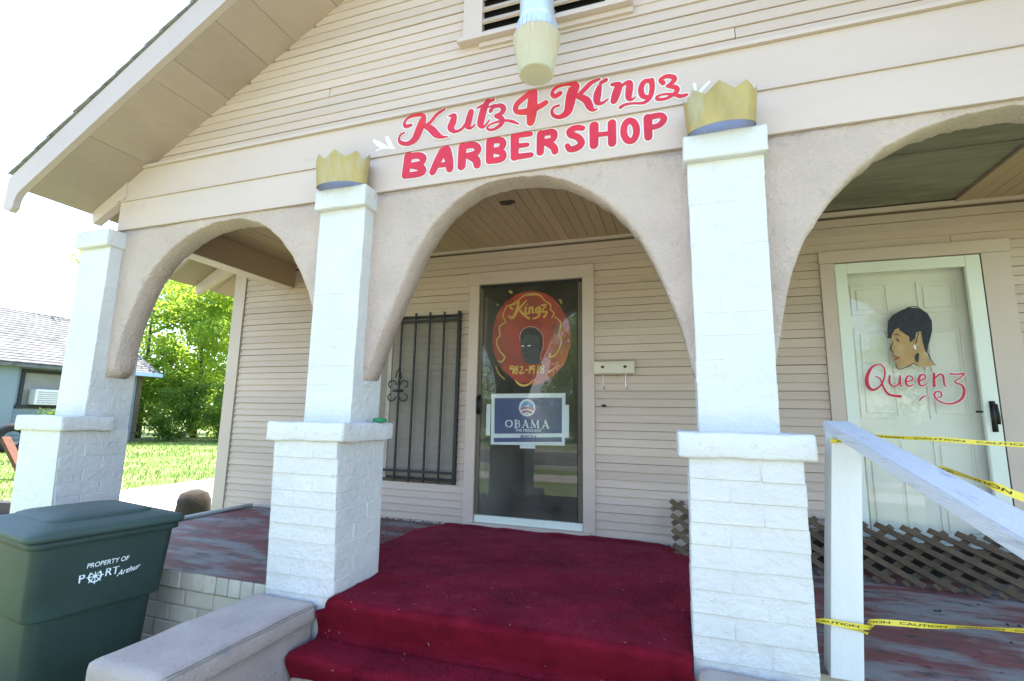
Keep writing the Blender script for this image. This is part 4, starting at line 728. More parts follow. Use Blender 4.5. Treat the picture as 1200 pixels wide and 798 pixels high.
# ------------------------------------------------------------------ loose things
def carpet():
    prof = []          # (y, z) from the wall to the bottom step
    def seg(a, b, n):
        for i in range(n): prof.append((a[0]+(b[0]-a[0])*i/n, a[1]+(b[1]-a[1])*i/n))
    seg((1.585, .016), (-.235, .020), 60)
    def stepdown(y, z, z2, y2):
        r = .03
        for k in range(5):
            a = k/4*math.pi/2; prof.append((y-r*math.sin(a)*1.1, z-r+r*math.cos(a)))
        seg((y-r*1.0, z-r-.012), (y+.022, z2+.03), 6)
        for k in range(4):
            a = k/3*math.pi/2; prof.append((y+.02-.02*math.sin(a), z2+.02-.02*math.sin(a)*.9 if 0 else z2+.022*(1-math.sin(a))))
        seg((y-.004, z2), (y2, z2+.003), 10)
    stepdown(-.245, .020, -.182, -.40)
    stepdown(-.405, -.180, -.362, -.65)
    stepdown(-.655, -.360, -.542, -.90)
    stepdown(-.905, -.540, -.684, -1.25)
    nu = 90; mb = MB(); vs = []
    for j, (y, z) in enumerate(prof):
        if y > .20: xl = -2.33; xr = -.19
        elif y > .155: t = (.2-y)/.045; xl = -2.33+t*.375; xr = -.19-t*.035
        elif z > -.03: xl = -1.955; xr = -.226
        else: xl = -2.02+.02*noise.noise(Vector((0, y*6, z*6))); xr = -.215
        if y > 1.30: xr -= (y-1.30)*1.05*(.4+.6*max(0, (y-1.3)/.28))
        if y > 1.26: xl += (y-1.26)*.55
        for i in range(nu+1):
            u = i/nu; x = xl+(xr-xl)*u
            e = min(u, 1-u)*(xr-xl)
            p = Vector((x*7, y*7, z*7)); dn = noise.noise(p)*.006+noise.noise(Vector((x*2.1, y*2.6, 5)))*.010+noise.noise(p*4)*.0028+noise.noise(p*11)*.0016
            nz = dn; ny = 0
            if j > 60 and abs(prof[min(j+1, len(prof)-1)][1]-prof[j-1][1]) > .012: ny = -abs(dn)*1.2; nz = dn*.5
            yy = y+ny+(.012*noise.noise(Vector((x*2.2, z*9, 3))) if y < -.1 else 0)
            zz = z+nz
            if e < .02: zz -= (.02-e)*.5
            if y > 1.45: zz += .018*max(0, math.sin((y-1.45)/.14*3.14))*(.6+.8*noise.noise(Vector((x*4, 0, 7))))
            vs.append((x+noise.noise(Vector((y*9, z*9, i*.01)))*.006*(1 if e < .05 else 0), yy, zz))
    n = nu+1
    mb.add(vs, [(j*n+i, (j+1)*n+i, (j+1)*n+i+1, j*n+i+1) for j in range(len(prof)-1) for i in range(nu)])
    o = mb.build('red_carpet', 'carpet', None, True)
    tag(o, 'deep red carpet covering the landing and steps in front of the shop door', 'carpet')
    # pile: short tufts that roughen the edges
    me = o.data; pv = []; pf = []
    me.calc_loop_triangles()
    for pl in me.polygons:
        c = pl.center
        if c.y > 1.0 or c.z < -.4: k = 4
        else: k = 8
        vv = [me.vertices[i].co for i in pl.vertices]
        for _ in range(k):
            a, b = random.random(), random.random()
            p = (vv[0]*(1-a)+vv[3]*a)*(1-b)+(vv[1]*(1-a)+vv[2]*a)*b
            nn = pl.normal if pl.normal.z+pl.normal.y*-1 > 0 else -pl.normal
            d = (nn+noise.noise_vector(p*25)*.6+Vector((random.uniform(-.3, .3), random.uniform(-.3, .3), random.uniform(-.1, .3)))).normalized()
            s = Vector((random.uniform(-1, 1), random.uniform(-1, 1), random.uniform(-1, 1))).normalized()*.0022
            q = len(pv); pv += [tuple(p-s), tuple(p+s), tuple(p+d*random.uniform(.002, .006))]; pf.append((q, q+1, q+2))
    lv = []; lf = []
    for _ in range(110):
        pl = me.polygons[random.randrange(len(me.polygons))]; c = pl.center; nn = pl.normal if pl.normal.z-pl.normal.y > 0 else -pl.normal
        if c.y > 1.3: continue
        a = nn.orthogonal().normalized(); b = nn.cross(a); t = random.uniform(0, 6.28); u = (a*math.cos(t)+b*math.sin(t))*random.uniform(.002, .008); v = nn.cross(u).normalized()*random.uniform(.001, .003); p = c+nn*.007
        q = len(lv); lv += [tuple(p-u-v), tuple(p+u-v), tuple(p+u+v), tuple(p-u+v)]; lf.append((q, q+1, q+2, q+3))
    tag(MB().add(lv, lf).build('lint', 'lint', o), kind='stuff')
    pm = MB(); pm.add(pv, pf); tag(pm.build('pile', 'carpet', o), kind='stuff')
carpet()
# crowns cut from sheet metal
def crown(cx, z0, rz, tip, label, rx, ry):
    o = thing('metal_crown', label, 'crown', (cx, -.148, z0), 'gold crowns on the column capitals')
    n = 64; peaks = 8
    for nm, m, off in (('crown_band', 'gold', 0), ('crown_lining', 'crowninside', .004)):
        vs = []
        for i in range(n+1):
            t = i/n; a = 2*math.pi*t; k = 1-off/rx
            ph = (t*peaks+.5) % 1; tooth = 1-abs(ph*2-1); h = .150+.044*tooth*(.8+.4*random.Random(int(t*peaks+.5)).random())
            x, y = rx*k*math.cos(a), ry*k*math.sin(a); fl = 1+.12*h/.24
            vs += [(x, y, 0.0), (x*(1+fl)/2, y*(1+fl)/2, h*.5), (x*fl, y*fl, h)]
        fs = []
        for i in range(n):
            for k in range(2):
                f = (3*i+k, 3*i+3+k, 3*i+4+k, 3*i+1+k); fs.append(f if not off else tuple(reversed(f)))
        me = MB().add(vs, fs).mesh(nm); me.materials.append(MATS[m])
        c = bpy.data.objects.new(nm, me); c.parent = o; COL.objects.link(c)
    o.rotation_euler = (tip, 0, rz)
    return o
crown(-2.160, 2.303, .10, .03, 'gold sheet metal crown on the capital left of the sign', .165, .085)
crown(-.012, 2.290, -.06, .03, 'gold sheet metal crown on the capital right of the sign', .150, .085)
# security light on the gable
def lamp():
    cx, cy = -.868, -.35
    o = thing('security_light', 'grey dusk to dawn lamp with clear plastic globe hanging on the gable', 'lamp', (cx, cy, 2.57))
    MB().lathe([(.080, 0), (.086, .004), (.102, .10), (.117, .175), (.121, .20), (.110, .215)], (cx, cy, 2.625), 80, .012).build('globe', 'lens', o)
    MB().lathe([(.100, 0), (.102, .06), (.096, .064)], (cx, cy, 2.842), 36).build('vented_collar', 'lamphousing', o)
    for k in range(24):
        a = k/24*6.283; MB().box(-.003, .003, -.002, .002, 0, .045)
        m = MB().bar((cx+.1015*math.cos(a), cy+.1015*math.sin(a), 2.85), (cx+.103*math.cos(a), cy+.103*math.sin(a), 2.895), .006, .004, (math.cos(a), math.sin(a), 0)); m.build('vent_fin', 'lamphousing', o)
    MB().lathe([(.086, 0), (.088, .03), (.086, .20), (.070, .25), (.03, .27)], (cx, cy, 2.906), 36).build('housing', 'lamphousing', o, True)
    MB().lathe([(.03, 0), (.034, .01), (.034, .05), (.02, .07)], (cx, cy, 3.17), 20).build('photocell', 'dark', o, True)
    MB().tube([(cx, cy+.05, 3.05), (cx, cy+.16, 3.08), (cx, cy+.25, 3.20), (cx, -.035, 3.26)], .022, 10).build('bracket_arm', 'lamphousing', o, True)
lamp()
# wheeled bin
def wheeled_bin():
    ang = math.radians(-10)
    o = thing('wheeled_bin', 'green plastic wheeled rubbish bin with white lettering on its side', 'bin', (-3.335, -.575, GROUND))
    hx, hy = .345, .325
    H = 1.03
    def rr(hx_, hy_, r, z, n=5):
        P = []
        for cx_, cy_, a0 in ((hx_-r, hy_-r, 0), (-hx_+r, hy_-r, 90), (-hx_+r, -hy_+r, 180), (hx_-r, -hy_+r, 270)):
            for k in range(n+1):
                a = math.radians(a0+90*k/n); P.append((cx_+r*math.cos(a), cy_+r*math.sin(a), z))
        return P
    def loft(name, m, levels, captop=True):
        mb = MB(); n = None
        for i, L_ in enumerate(levels):
            P = rr(*L_); n = len(P); mb.v += P
        for i in range(len(levels)-1):
            for k in range(n): mb.f.append((i*n+k, i*n+(k+1) % n, (i+1)*n+(k+1) % n, (i+1)*n+k))
        mb.f.append(tuple(reversed(range(n)))); mb.f.append(tuple((len(levels)-1)*n+k for k in range(n)))
        me = mb.mesh(name); me.materials.append(MATS[m]); me.polygons.foreach_set('use_smooth', [len(p.vertices) == 4 for p in me.polygons])
        c = bpy.data.objects.new(name, me); c.parent = o; COL.objects.link(c); return c
    bd = loft('body', 'bin', [(.235, .235, .06, .05), (.240, .240, .06, .06), (.270, .262, .06, .64), (.272, .264, .06, .648), (.300, .285, .06, .652), (.303, .288, .06, .66), (.325, .306, .05, H-.05), (.326, .307, .05, H-.045), (.345, .325, .05, H-.043), (.345, .325, .05, H-.012), (.33, .31, .05, H-.010)])
    lid = loft('lid', 'binlid', [(.352, .335, .05, H-.010), (.362, .345, .06, H-.006), (.365, .347, .06, H+.012), (.355, .337, .06, H+.026), (.325, .305, .07, H+.036), (.22, .22, .09, H+.062), (.10, .11, .06, H+.070)])
    loft('lid_panel', 'binlid', [(.25, .235, .07, H+.040), (.245, .23, .07, H+.062), (.225, .21, .07, H+.070), (.16, .15, .06, H+.080), (.05, .05, .03, H+.083)])
    def sub(name, mb, m, par=o):
        me = mb.mesh(name); me.materials.append(MATS[m]); c = bpy.data.objects.new(name, me); c.parent = par; COL.objects.link(c); return c
    sub('handle', MB().tube([(-.30, -.26, H-.04), (-.40, -.26, H-.01), (-.40, .26, H-.01), (-.30, .26, H-.04)], .016, 8), 'bin')
    for yy in (-.20, .20): sub('hinge', MB().box(-.385, -.335, yy-.04, yy+.04, H-.015, H+.03), 'binlid')
    sub('axle', MB().tube([(-.22, -.30, .10), (-.22, .30, .10)], .012, 8), 'iron')
    for s in (-1, 1): sub('wheel', MB().tube([(-.22, s*.26, .10), (-.22, s*.305, .10)], .10, 18), 'tyre')
    # lettering on the face that looks to +x (slightly inclined)
    def place(me, y, z, tilt=0, sx=1, nm='lettering'):
        xx = .303+(z-.66)/(.98-.66)*.022+.0025
        c = bpy.data.objects.new(nm, me); c.parent = o; COL.objects.link(c)
        m = Matrix(((0, -.068, .9977), (1, 0, 0), (0, .9977, .068))).to_4x4()
        c.matrix_local = Matrix.Translation((xx, y, z)) @ m @ Matrix.Rotation(tilt, 4, 'Z') @ Matrix.Diagonal((sx, 1, 1, 1))
    place(text_mesh('PROPERTY OF', .031, 'binprint', shear=.15), .00, .868, .0, .92)
    place(text_mesh('P', .054, 'binprint'), -.102, .812)
    place(text_mesh('RT', .054, 'binprint', shear=.1), .022, .818, 0, .95)
    place(text_mesh('Arthur', .036, 'binprint', shear=.6), .094, .806, .16, 1.0)
    def ringm(r0, r1, nm, n=26):
        vs = []
        for i in range(n+1):
            a = 6.2832*i/n; vs += [(r0*math.cos(a), r0*math.sin(a), 0), (r1*math.cos(a), r1*math.sin(a), 0)]
        me = MB().add(vs, [(2*i, 2*i+1, 2*i+3, 2*i+2) for i in range(n)]).mesh(nm); me.materials.append(MATS['binprint']); place(me, -.047, .812, 0, 1, nm)
    ringm(.022, .029, 'wheel_rim'); ringm(.001, .009, 'wheel_hub', 12)
    me = MB().add([(.010, -.002, .0004), (.036, -.002, .0004), (.036, .002, .0004), (.010, .002, .0004)], [(0, 1, 2, 3)]).mesh('wheel_spoke'); me.materials.append(MATS['binprint'])
    for k in range(8): place(me, -.047, .812, k*.7854, 1, 'wheel_spoke')
    o.rotation_euler.z = ang
wheeled_bin()
# handrail
def handrail():
    o = thing('handrail', 'white painted wooden handrail on a square post, sloping down beside the right column', 'handrail', (.32, -.16, 0))
    MB().hexa([(.262, -.20, -.003), (.368, -.20, -.003), (.262, -.105, -.003), (.368, -.105, -.003), (.328, -.205, .905), (.428, -.205, .905), (.328, -.11, .905), (.428, -.11, .905)]).build('post', 'whitetrim', o)
    a = Vector((.372, -.10, .945)); b = Vector((.372, -1.75, .945-1.65*.172))
    dn = Vector((0, -1, -.172)).normalized()
    m = MB(); w2 = .046; upn = Vector((0, -.172, 1)).normalized()*.040
    P = []
    for p in (a, b): P += [p+Vector((-w2, 0, 0))-upn, p+Vector((w2, 0, 0))-upn]
    for p in (a, b): P += [p+Vector((-w2, 0, 0)), p+Vector((w2, 0, 0))]
    m.hexa(P); ob = m.build('rail', 'railwood', o)
    bm = bmesh.new(); bm.from_mesh(ob.data); bmesh.ops.bevel(bm, geom=bm.edges[:], offset=.004, segments=2, affect='EDGES'); bm.to_mesh(ob.data); bm.free()
    box('post', 'whitetrim', o, .325, .42, -1.72, -1.63, GROUND, .62)
handrail()
# caution tape
def tape(name, label, pts, wd=.05, tilt=.3, text=True):
    P = [Vector(p[:3]) for p in pts]
    Q = catmull([tuple(p) for p in P], 10) if len(P) > 2 else [tuple(P[0]+(P[1]-P[0])*i/20) for i in range(21)]
    Q = [Vector(q) for q in Q]; vs = []; fr = []
    for i, q in enumerate(Q):
        d = (Q[min(i+1, len(Q)-1)]-Q[max(0, i-1)]).normalized(); a = tilt+.55*math.sin(i*.30+len(pts))
        up = Vector((0, 0, 1)); up = (up-d*up.dot(d)).normalized(); sd_ = d.cross(up)
        hv = (up*math.cos(a)+sd_*math.sin(a))*wd/2; q2 = q+Vector((0, 0, .006*noise.noise(q*6))); vs += [tuple(q2-hv), tuple(q2+hv)]; fr.append((q2, hv, d))
    o = MB().add(vs, [(2*i, 2*i+1, 2*i+3, 2*i+2) for i in range(len(Q)-1)]).build(name, 'tape', None, True)
    tag(o, label, 'tape', 'strands of yellow warning tape')
    if text:
        cum = [0]
        for i in range(1, len(Q)): cum.append(cum[-1]+(Q[i]-Q[i-1]).length)
        tot = cum[-1]; me = text_mesh('CAUTION   '*max(1, int(tot/.17)), .040, 'black'); xs = [v.co.x for v in me.vertices]; x0, x1 = min(xs), max(xs)
        for v in me.vertices:
            s = (v.co.x-x0)/(x1-x0)*tot*.96+.02*tot; i = min(max(j for j in range(len(cum)) if cum[j] <= s), len(Q)-2); t = (s-cum[i])/(cum[i+1]-cum[i])
            q = fr[i][0].lerp(fr[i+1][0], t); h = fr[i][1].lerp(fr[i+1][1], t); nn = h.cross(fr[i][2]).normalized()
            if nn.y > 0: nn = -nn
            v.co = q+h*(v.co.y/.022)*.62+nn*.0015
        c = bpy.data.objects.new('lettering', me); c.location = (0, 0, 0); link(c, o)
tape('warning_tape', 'yellow warning tape strand stretched from the handrail post across the white storm door', [(.318, -.212, .862), (.42, -.216, .868), (.46, -.12, .885), (.62, -.15, .882), (.88, -.22, .870), (1.30, -.30, .865)], .017)
tape('warning_tape', 'lower yellow warning tape strand stretched near the porch floor', [(.195, -.24, .20), (.262, -.212, .195), (.40, -.213, .19), (.42, -.15, .19), (.65, -.13, .205), (.92, -.10, .215), (1.4, -.05, .23)], .020)
tape('warning_tape', 'short slanting tape strand wrapped round the foot of the handrail post', [(.272, -.209, .20), (.33, -.211, .185), (.39, -.211, .168)], .016, text=False)
tape('warning_tape', 'yellow tape strand sagging beneath and past the sloping handrail', [(.425, -.17, .83), (.46, -.35, .79), (.50, -.62, .80), (.52, -.80, .785), (.60, -.82, .750), (.75, -.86, .71)], .021)
# lattice panel
def lattice(dy, dz, k0, label):
    off_ = Vector((0, dy, dz))
    BL, TL, TR, BR = Vector((-.30, 1.30, .006)), Vector((-.32, 1.53, .335))+off_, Vector((2.05, 1.50, .225))+off_, Vector((2.05, 1.02, .006))
    BL = BL+Vector((0, dy, 0)); BR = BR+Vector((0, dy, 0))
    W, H_ = 2.35, .52
    def P(u, v): u /= W; v /= H_; return (BL*(1-u)+BR*u)*(1-v)+(TL*(1-u)+TR*u)*v
    o = thing('lattice_panel', label, 'lattice', tuple(P(W/2, 0)))
    nrm = (BR-BL).cross(TL-BL).normalized()
    if nrm.y > 0: nrm = -nrm
    sp = .142; sw = .037
    for lay, sg in ((0, 1), (1, -1)):
        k = -H_-.05+k0
        while k < W+H_+.05:
            if sg == -1: a, b = (k, H_), (k+H_, 0)
            else: a, b = (k-H_*0, 0), (k+H_, H_)
            # clip to 0..W
            (ax, av), (bx_, bv) = a, b
            if bx_ > 0 and ax < W:
                if ax < 0: av += (bv-av)*(-ax)/(bx_-ax); ax = 0
                if bx_ > W: bv = av+(bv-av)*(W-ax)/(bx_-ax); bx_ = W
                if bx_-ax > .02:
                    p, q = P(ax, av), P(bx_, bv); off = nrm*(.006+lay*.009+random.uniform(0, .0006))
                    MB().bar(p+off, q+off, sw*random.uniform(.92, 1.05), .0075, nrm).build('slat', 'lattice', o)
            k += sp
lattice(0, 0, 0, 'weathered brown wooden lattice panel leaning against the wall under the white door')
tag(MB().hexa([(.10, 1.47, .004), (2.1, 1.44, .004), (.10, 1.49, .004), (2.1, 1.46, .004), (.10, 1.545, .21), (2.1, 1.53, .15), (.10, 1.565, .21), (2.1, 1.55, .15)]).build('shade_board', 'stump'), 'dark board added behind the lattice panel to darken its openings', 'board')  # board added so the lattice openings read dark
# mailbox with hooks
def mailbox():
    o = thing('wall_mailbox', 'small cream metal letter box beside the shop door with two paper hooks', 'mailbox', (-.73, D-.04, 1.35))
    bevel_box('box_body', 'mailbox', o, -.892, -.568, D-.072, D-.004, 1.302, 1.402, bv=.006)
    MB().hexa([(-.898, -.085+D, 1.392), (-.562, -.085+D, 1.392), (-.898, -.003+D, 1.404), (-.562, -.003+D, 1.404), (-.898, -.085+D, 1.400), (-.562, -.085+D, 1.400), (-.898, -.003+D, 1.415), (-.562, -.003+D, 1.415)]).build('box_lid', 'mailbox', o)
    for xx in (-.82, -.64):
        MB().add([(xx-.020, D-.0728, 1.362), (xx-.008, D-.0728, 1.350), (xx, D-.0728, 1.344), (xx+.008, D-.0728, 1.350), (xx+.020, D-.0728, 1.362), (xx+.008, D-.0728, 1.364), (xx, D-.0728, 1.372), (xx-.008, D-.0728, 1.364)], [tuple(range(8))]).build('emblem', 'dark', o)
        MB().tube([(xx, D-.06, 1.300), (xx, D-.07, 1.24), (xx+.005, D-.075, 1.19), (xx+.012, D-.085, 1.175), (xx+.018, D-.095, 1.20)], .0035, 6).build('hook', 'chrome', o)
mailbox()
tag(MB().lathe([(.018, 0), (.022, .01), (.012, .018), (.004, .02)], (-.82, D-.016, 1.035), 12).build('bell_knob', 'dark'), 'small dark doorbell knob on the siding below the letter box', 'knob')
# green bottle end on the ledge of the left sign column
def green():
    o = MB().tube([(-1.955, .03, .903), (-1.925, .05, .904), (-1.89, .075, .902)], [.012, .016, .010], 10).build('plastic_lighter', 'greenplastic', None, True)
    tag(o, 'small green plastic scrap lying on the white ledge left of the steps', 'scrap')
green()
tag(MB().tube([(-4.36, -.10, .018), (-4.352, .6, .020), (-4.366, 1.20, .018), (-4.35, 1.55, .019)], .017, 8).build('pipe', 'pipe', None, True), 'pale metal pipe lying along the left edge of the porch floor', 'pipe')
# ------------------------------------------------------------------ the yard at the left
def neighbour():
    X = -28.0
    o = thing('neighbour_house', 'small grey blue bungalow with shingle roof far left behind the column', 'house', (-30, 12, GROUND))
    mb = MB()
    y0, y1 = 6.0, 16.4; wz0, wz1, wy0, wy1 = 1.10, 2.55, 11.35, 12.95
    ez = 2.80
    for a in ((y0, wy0, GROUND, ez), (wy0, wy1, GROUND, wz0), (wy0, wy1, wz1, ez), (wy1, 14.05, GROUND, ez), (14.05, 15.0, 2.05, ez), (15.0, y1, GROUND, ez)): mb.box(X-.2, X, a[0], a[1], a[2], a[3])
    mb.box(X-9, X-.2, y0, y0+.2, GROUND, ez).box(X-9, X-.2, y1-.2, y1, GROUND, ez).box(X-9.2, X-9, y0, y1, GROUND, ez)
    wl = mb.build('wall', 'nbwall', o)
    z = GROUND+.1
    bm_ = MB().box(0, 1, 0, 1, 0, 1)
    for i in range(int((ez-GROUND)/.2)):
        zz = GROUND+.08+i*.2
        for a, b in ((y0, y1),) if not (wz0-.15 < zz < wz1+.1) else ((y0, wy0-.15), (wy1+.15, 14.0)):
            MB().hexa([(X, a, zz), (X+.035, a, zz), (X, b, zz), (X+.035, b, zz), (X, a, zz+.18), (X+.008, a, zz+.18), (X, b, zz+.18), (X+.008, b, zz+.18)]).build('siding_board', 'nbwall', wl)
    rf = MB().hexa([(X+.7, y0-.5, ez-.05), (X+.7, y1+.5, ez-.05), (X-4.6, y0-.5, ez+3.0), (X-4.6, y1+.5, ez+3.0), (X+.7, y0-.5, ez+.10), (X+.7, y1+.5, ez+.10), (X-4.6, y0-.5, ez+3.15), (X-4.6, y1+.5, ez+3.15)]).add([(X-4.6, y0-.5, ez+3.0), (X-4.6, y1+.5, ez+3.0), (X-9.9, y0-.5, ez-.05), (X-9.9, y1+.5, ez-.05)], [(0, 1, 3, 2)]).build('roof', 'nbroof', o)
    n = 22
    for i in range(n):
        t0 = i/n; t1 = (i+1.25)/n
        a = Vector((X+.74, 0, ez+.12)); b = Vector((X-4.6, 0, ez+3.18)); p = a.lerp(b, t0); q = a.lerp(b, min(1, t1))
        MB().hexa([(p.x, y0-.55, p.z), (p.x, y1+.55, p.z), (q.x, y0-.55, q.z-.03), (q.x, y1+.55, q.z-.03), (p.x, y0-.55, p.z+.035), (p.x, y1+.55, p.z+.035), (q.x, y0-.55, q.z), (q.x, y1+.55, q.z)]).build('shingle_course', 'nbroof', rf)
    wn = MB().box(X-.02, X+.06, wy0-.14, wy0, wz0-.12, wz1+.12).box(X-.02, X+.06, wy1, wy1+.14, wz0-.12, wz1+.12).box(X-.02, X+.07, wy0-.14, wy1+.14, wz1+.0, wz1+.14).box(X-.02, X+.10, wy0-.2, wy1+.2, wz0-.14, wz0).build('window', 'dark', o)
    box('pane', 'interiorpale', wn, X-.12, X-.10, wy0, wy1, wz0, wz1)
    MB().hexa([(X+.76, 15.5, ez-.02), (X+.78, 15.5, ez-.02), (X+.76, 17.0, ez-.02), (X+.78, 17.0, ez-.02), (X+.76, 15.5, ez+.17), (X+.78, 15.5, ez+.17), (X+.76, 17.0, ez+.17), (X+.78, 17.0, ez+.17)]).build('fascia', 'shedroof', o)
    box('corner_board', 'bark', o, X-.05, X+.06, 16.2, 16.45, GROUND, ez)
    box('corner_post', 'nbwall', o, X+.05, X+.25, 10.0, 11.0, GROUND, 3.0)
    ac = thing('air_conditioner', 'white window air conditioner hanging in the window of the grey blue bungalow', 'air conditioner', (X+.1, 12.1, wz0))
    bevel_box('casing', 'whitetrim', ac, X-.05, X+.45, 11.62, 12.85, wz0+.02, wz0+.72, bv=.03)
    for k in range(6): box('grille_bar', 'cement', ac, X+.452, X+.462, 11.7, 12.77, wz0+.10+k*.095, wz0+.14+k*.095)
    box('door', 'interiorpale', o, X-.1, X-.05, 14.05, 15.0, GROUND+.2, 2.05)
neighbour()
def tree_mesh(kind, seed, h, spread, nclump, per, leaf, mname, low=.25):
    rnd = random.Random(seed)
    tr = MB(); tips = []
    pts = [(0, 0, 0)]; x = y = 0
    for i in range(1, 7):
        x += rnd.uniform(-.12, .12); y += rnd.uniform(-.12, .12); pts.append((x, y, h*.75*i/6))
    r0 = .018*h
    tr.tube(pts, [r0*(1-.8*i/6) for i in range(7)], 8)
    for i in range(11):
        t = low+rnd.random()*(.98-low); k = min(5, int(t*6)); b = Vector(pts[k]).lerp(Vector(pts[k+1]), t*6-k)
        a = rnd.uniform(0, 6.28); l = spread*rnd.uniform(.5, .95); e = b+Vector((math.cos(a)*l, math.sin(a)*l, l*rnd.uniform(.3, 1.0)))
        mid = b.lerp(e, .5)+Vector((0, 0, -.08*l)); tr.tube([b, mid, e], [r0*.35, r0*.22, r0*.07], 5); tips += [e, mid, b.lerp(e, .8)]
    tips.append(Vector(pts[-1]))
    tm = tr.mesh('trunk'); tm.materials.append(MATS['bark']); tm.polygons.foreach_set('use_smooth', [True]*len(tm.polygons))
    vs = []; fs = []
    for c in range(nclump):
        if rnd.random() < .55: cc = rnd.choice(tips)+Vector((rnd.gauss(0, .35), rnd.gauss(0, .35), rnd.gauss(0, .35)))*spread*.35
        else:
            a = rnd.uniform(0, 6.28); zz = rnd.uniform(low, 1.0); rr = spread*(1-.55*abs(zz-.55)/.45)*math.sqrt(rnd.random()); cc = Vector((math.cos(a)*rr, math.sin(a)*rr, h*zz))
        cr_ = rnd.uniform(.25, .55)*spread*.42
        for l in range(per):
            p = cc+Vector((rnd.gauss(0, 1), rnd.gauss(0, 1), rnd.gauss(0, .7)))*cr_*.6
            d = Vector((rnd.gauss(0, 1), rnd.gauss(0, 1), rnd.gauss(-.2, .7))).normalized(); s = d.cross(Vector((rnd.gauss(0, 1), rnd.gauss(0, 1), rnd.gauss(0, 1)))).normalized()
            L_ = leaf*rnd.uniform(.6, 1.3); k = len(vs); vs += [tuple(p), tuple(p+d*L_*.5+s*L_*.28), tuple(p+d*L_), tuple(p+d*L_*.5-s*L_*.28)]; fs.append((k, k+1, k+2, k+3))
    cm = bpy.data.meshes.new('crown'); cm.from_pydata(vs, [], fs); cm.materials.append(MATS[mname])
    return tm, cm
TM = [tree_mesh('a', 11, 9.5, 3.2, 210, 62, .20, 'leaf', .10), tree_mesh('b', 12, 8.0, 2.7, 200, 62, .19, 'leaf', .06), tree_mesh('c', 13, 4.2, 2.4, 150, 62, .19, 'leafdark', .05)]
def tree(k, x, y, sc, rz, label, group, name='tree', cat='tree'):
    o = thing(name, label, cat, (x, y, GROUND), group)
    for nm, me in (('trunk', TM[k][0]), ('crown', TM[k][1])):
        c = bpy.data.objects.new(nm, me); c.parent = o; c.scale = (sc,)*3; c.rotation_euler = (0, 0, rz); COL.objects.link(c)
for a in (
 (0, -26.5, 22.5, 1.3, .3, 'tall bright green tree just left of the porch corner board', 'trees beyond the lawn'),
 (1, -30.0, 21.5, 1.4, 1.9, 'bright green tree in the middle of the row beyond the lawn', 'trees beyond the lawn'),
 (0, -31.5, 19.0, 1.15, 4.0, 'leafy green tree beside the left porch column, beyond the lawn', 'trees beyond the lawn'),
 (1, -25.0, 26.0, 1.5, 3.0, 'green tree standing behind the row, against the house corner', 'trees beyond the lawn'),
 (0, -36.0, 26.0, 1.4, 5.0, 'taller green tree at the back of the row beyond the lawn', 'trees beyond the lawn'),
 (0, -44.5, 18.2, .80, 2.2, 'green treetop peeping over the shingle roof of the bungalow', 'trees beyond the lawn'),
 (2, -24.5, 19.5, .8, .9, 'low dark green bush at the foot of the trees beside the house corner', 'bushes below the trees'),
 (2, -27.5, 18.0, .7, 2.5, 'low dark green bush at the middle of the tree row', 'bushes below the trees'),
): tree(*a)
tree(2, -25.9, 11.8, .32, .4, 'small green shrub at the foot of the bungalow wall', 'shrubs', 'shrub', 'shrub')
for i, (x, y, k, s) in enumerate(((-14, -26, 0, 1.1), (-7, -28, 1, 1.2), (-1, -27, 0, 1.0), (6, -29, 1, 1.15), (13, -26, 0, 1.1))):
    tree(k, x, y, s, i*1.3, 'green tree across the street, seen only as a reflection in the door glass', 'trees across the street')
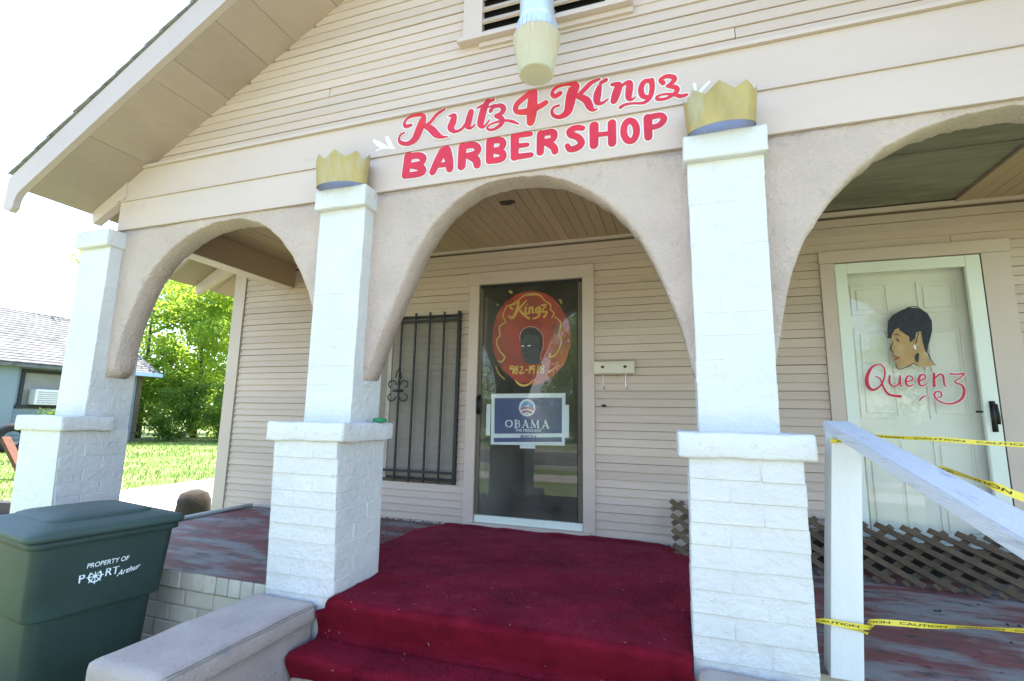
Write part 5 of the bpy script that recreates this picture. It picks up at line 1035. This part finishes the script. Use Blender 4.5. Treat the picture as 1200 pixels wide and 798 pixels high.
# stump, scrap and tyres
def stump():
    mb = MB().lathe([(.26, 0), (.25, .12), (.235, .26), (.20, .36), (.10, .41), (.02, .42)], (-7.55, 3.55, GROUND), 18)
    o = mb.build('tree_stump', 'stump', None, True); tag(o, 'dark brown rounded stump at the driveway edge beyond the porch', 'stump')
    for v in o.data.vertices: v.co += noise.noise_vector(v.co*5)*.04
stump()
tag(MB().bar((-15.9, 5.15, GROUND+.9), (-14.6, 5.0, GROUND+.05), .16, .12).build('rusty_beam', 'rust'), 'rusty brown beam sticking up from the grass left of the column', 'beam')
tag(MB().bar((-11.6, 2.2, GROUND+.10), (-8.6, 2.95, GROUND+.10), .16, .18).build('timber_baulk', 'dark'), 'dark timber lying on the ground behind the bin', 'timber')
for x, y, z, lab in ((-24.0, 9.3, .28, 'black tyre standing in the grass below the air conditioner'), (-24.8, 9.9, .16, 'black tyre lying flat in the grass by the bungalow')):
    pts = [(math.cos(a)*.42, math.sin(a)*.42) for a in [k/20*6.2832 for k in range(21)]]
    if z > .2: P = [(x+.3*a, y+.9*a, GROUND+.52+b) for a, b in pts]
    else: P = [(x+a, y+b, GROUND+.16) for a, b in pts]
    tag(MB().tube(P, .15, 10, False).build('tyre', 'tyre', None, True), lab, 'tyre', 'tyres in the yard')

# dry leaves and grit swept against the wall and pillar feet
def litter():
    mb = MB(); vs = []; fs = []
    for i in range(420):
        r = random.random()
        if r < .35: x, y = random.uniform(-2.95, -2.0), D-.02-abs(random.gauss(0, .05))
        elif r < .6: x, y = random.uniform(-.55, .05), D-.03-abs(random.gauss(0, .05))
        elif r < .8: x, y = random.uniform(-2.6, -2.3), random.uniform(.2, 1.4)
        else: x, y = random.uniform(.25, 1.6), random.uniform(-.15, 1.0)
        s = random.uniform(.004, .016); a = random.uniform(0, 6.28); c, d = math.cos(a)*s, math.sin(a)*s; z = .007+random.random()*.004
        k = len(vs); vs += [(x-c, y-d, z), (x+d*.5, y-c*.5, z+random.random()*s*.6), (x+c, y+d, z+random.random()*s*.4), (x-d*.5, y+c*.5, z)]; fs.append((k, k+1, k+2, k+3))
    mb.add(vs, fs); tag(mb.build('leaf_litter', 'stump'), 'dry leaf crumbs and grit on the porch floor', 'litter', kind='stuff')
litter()
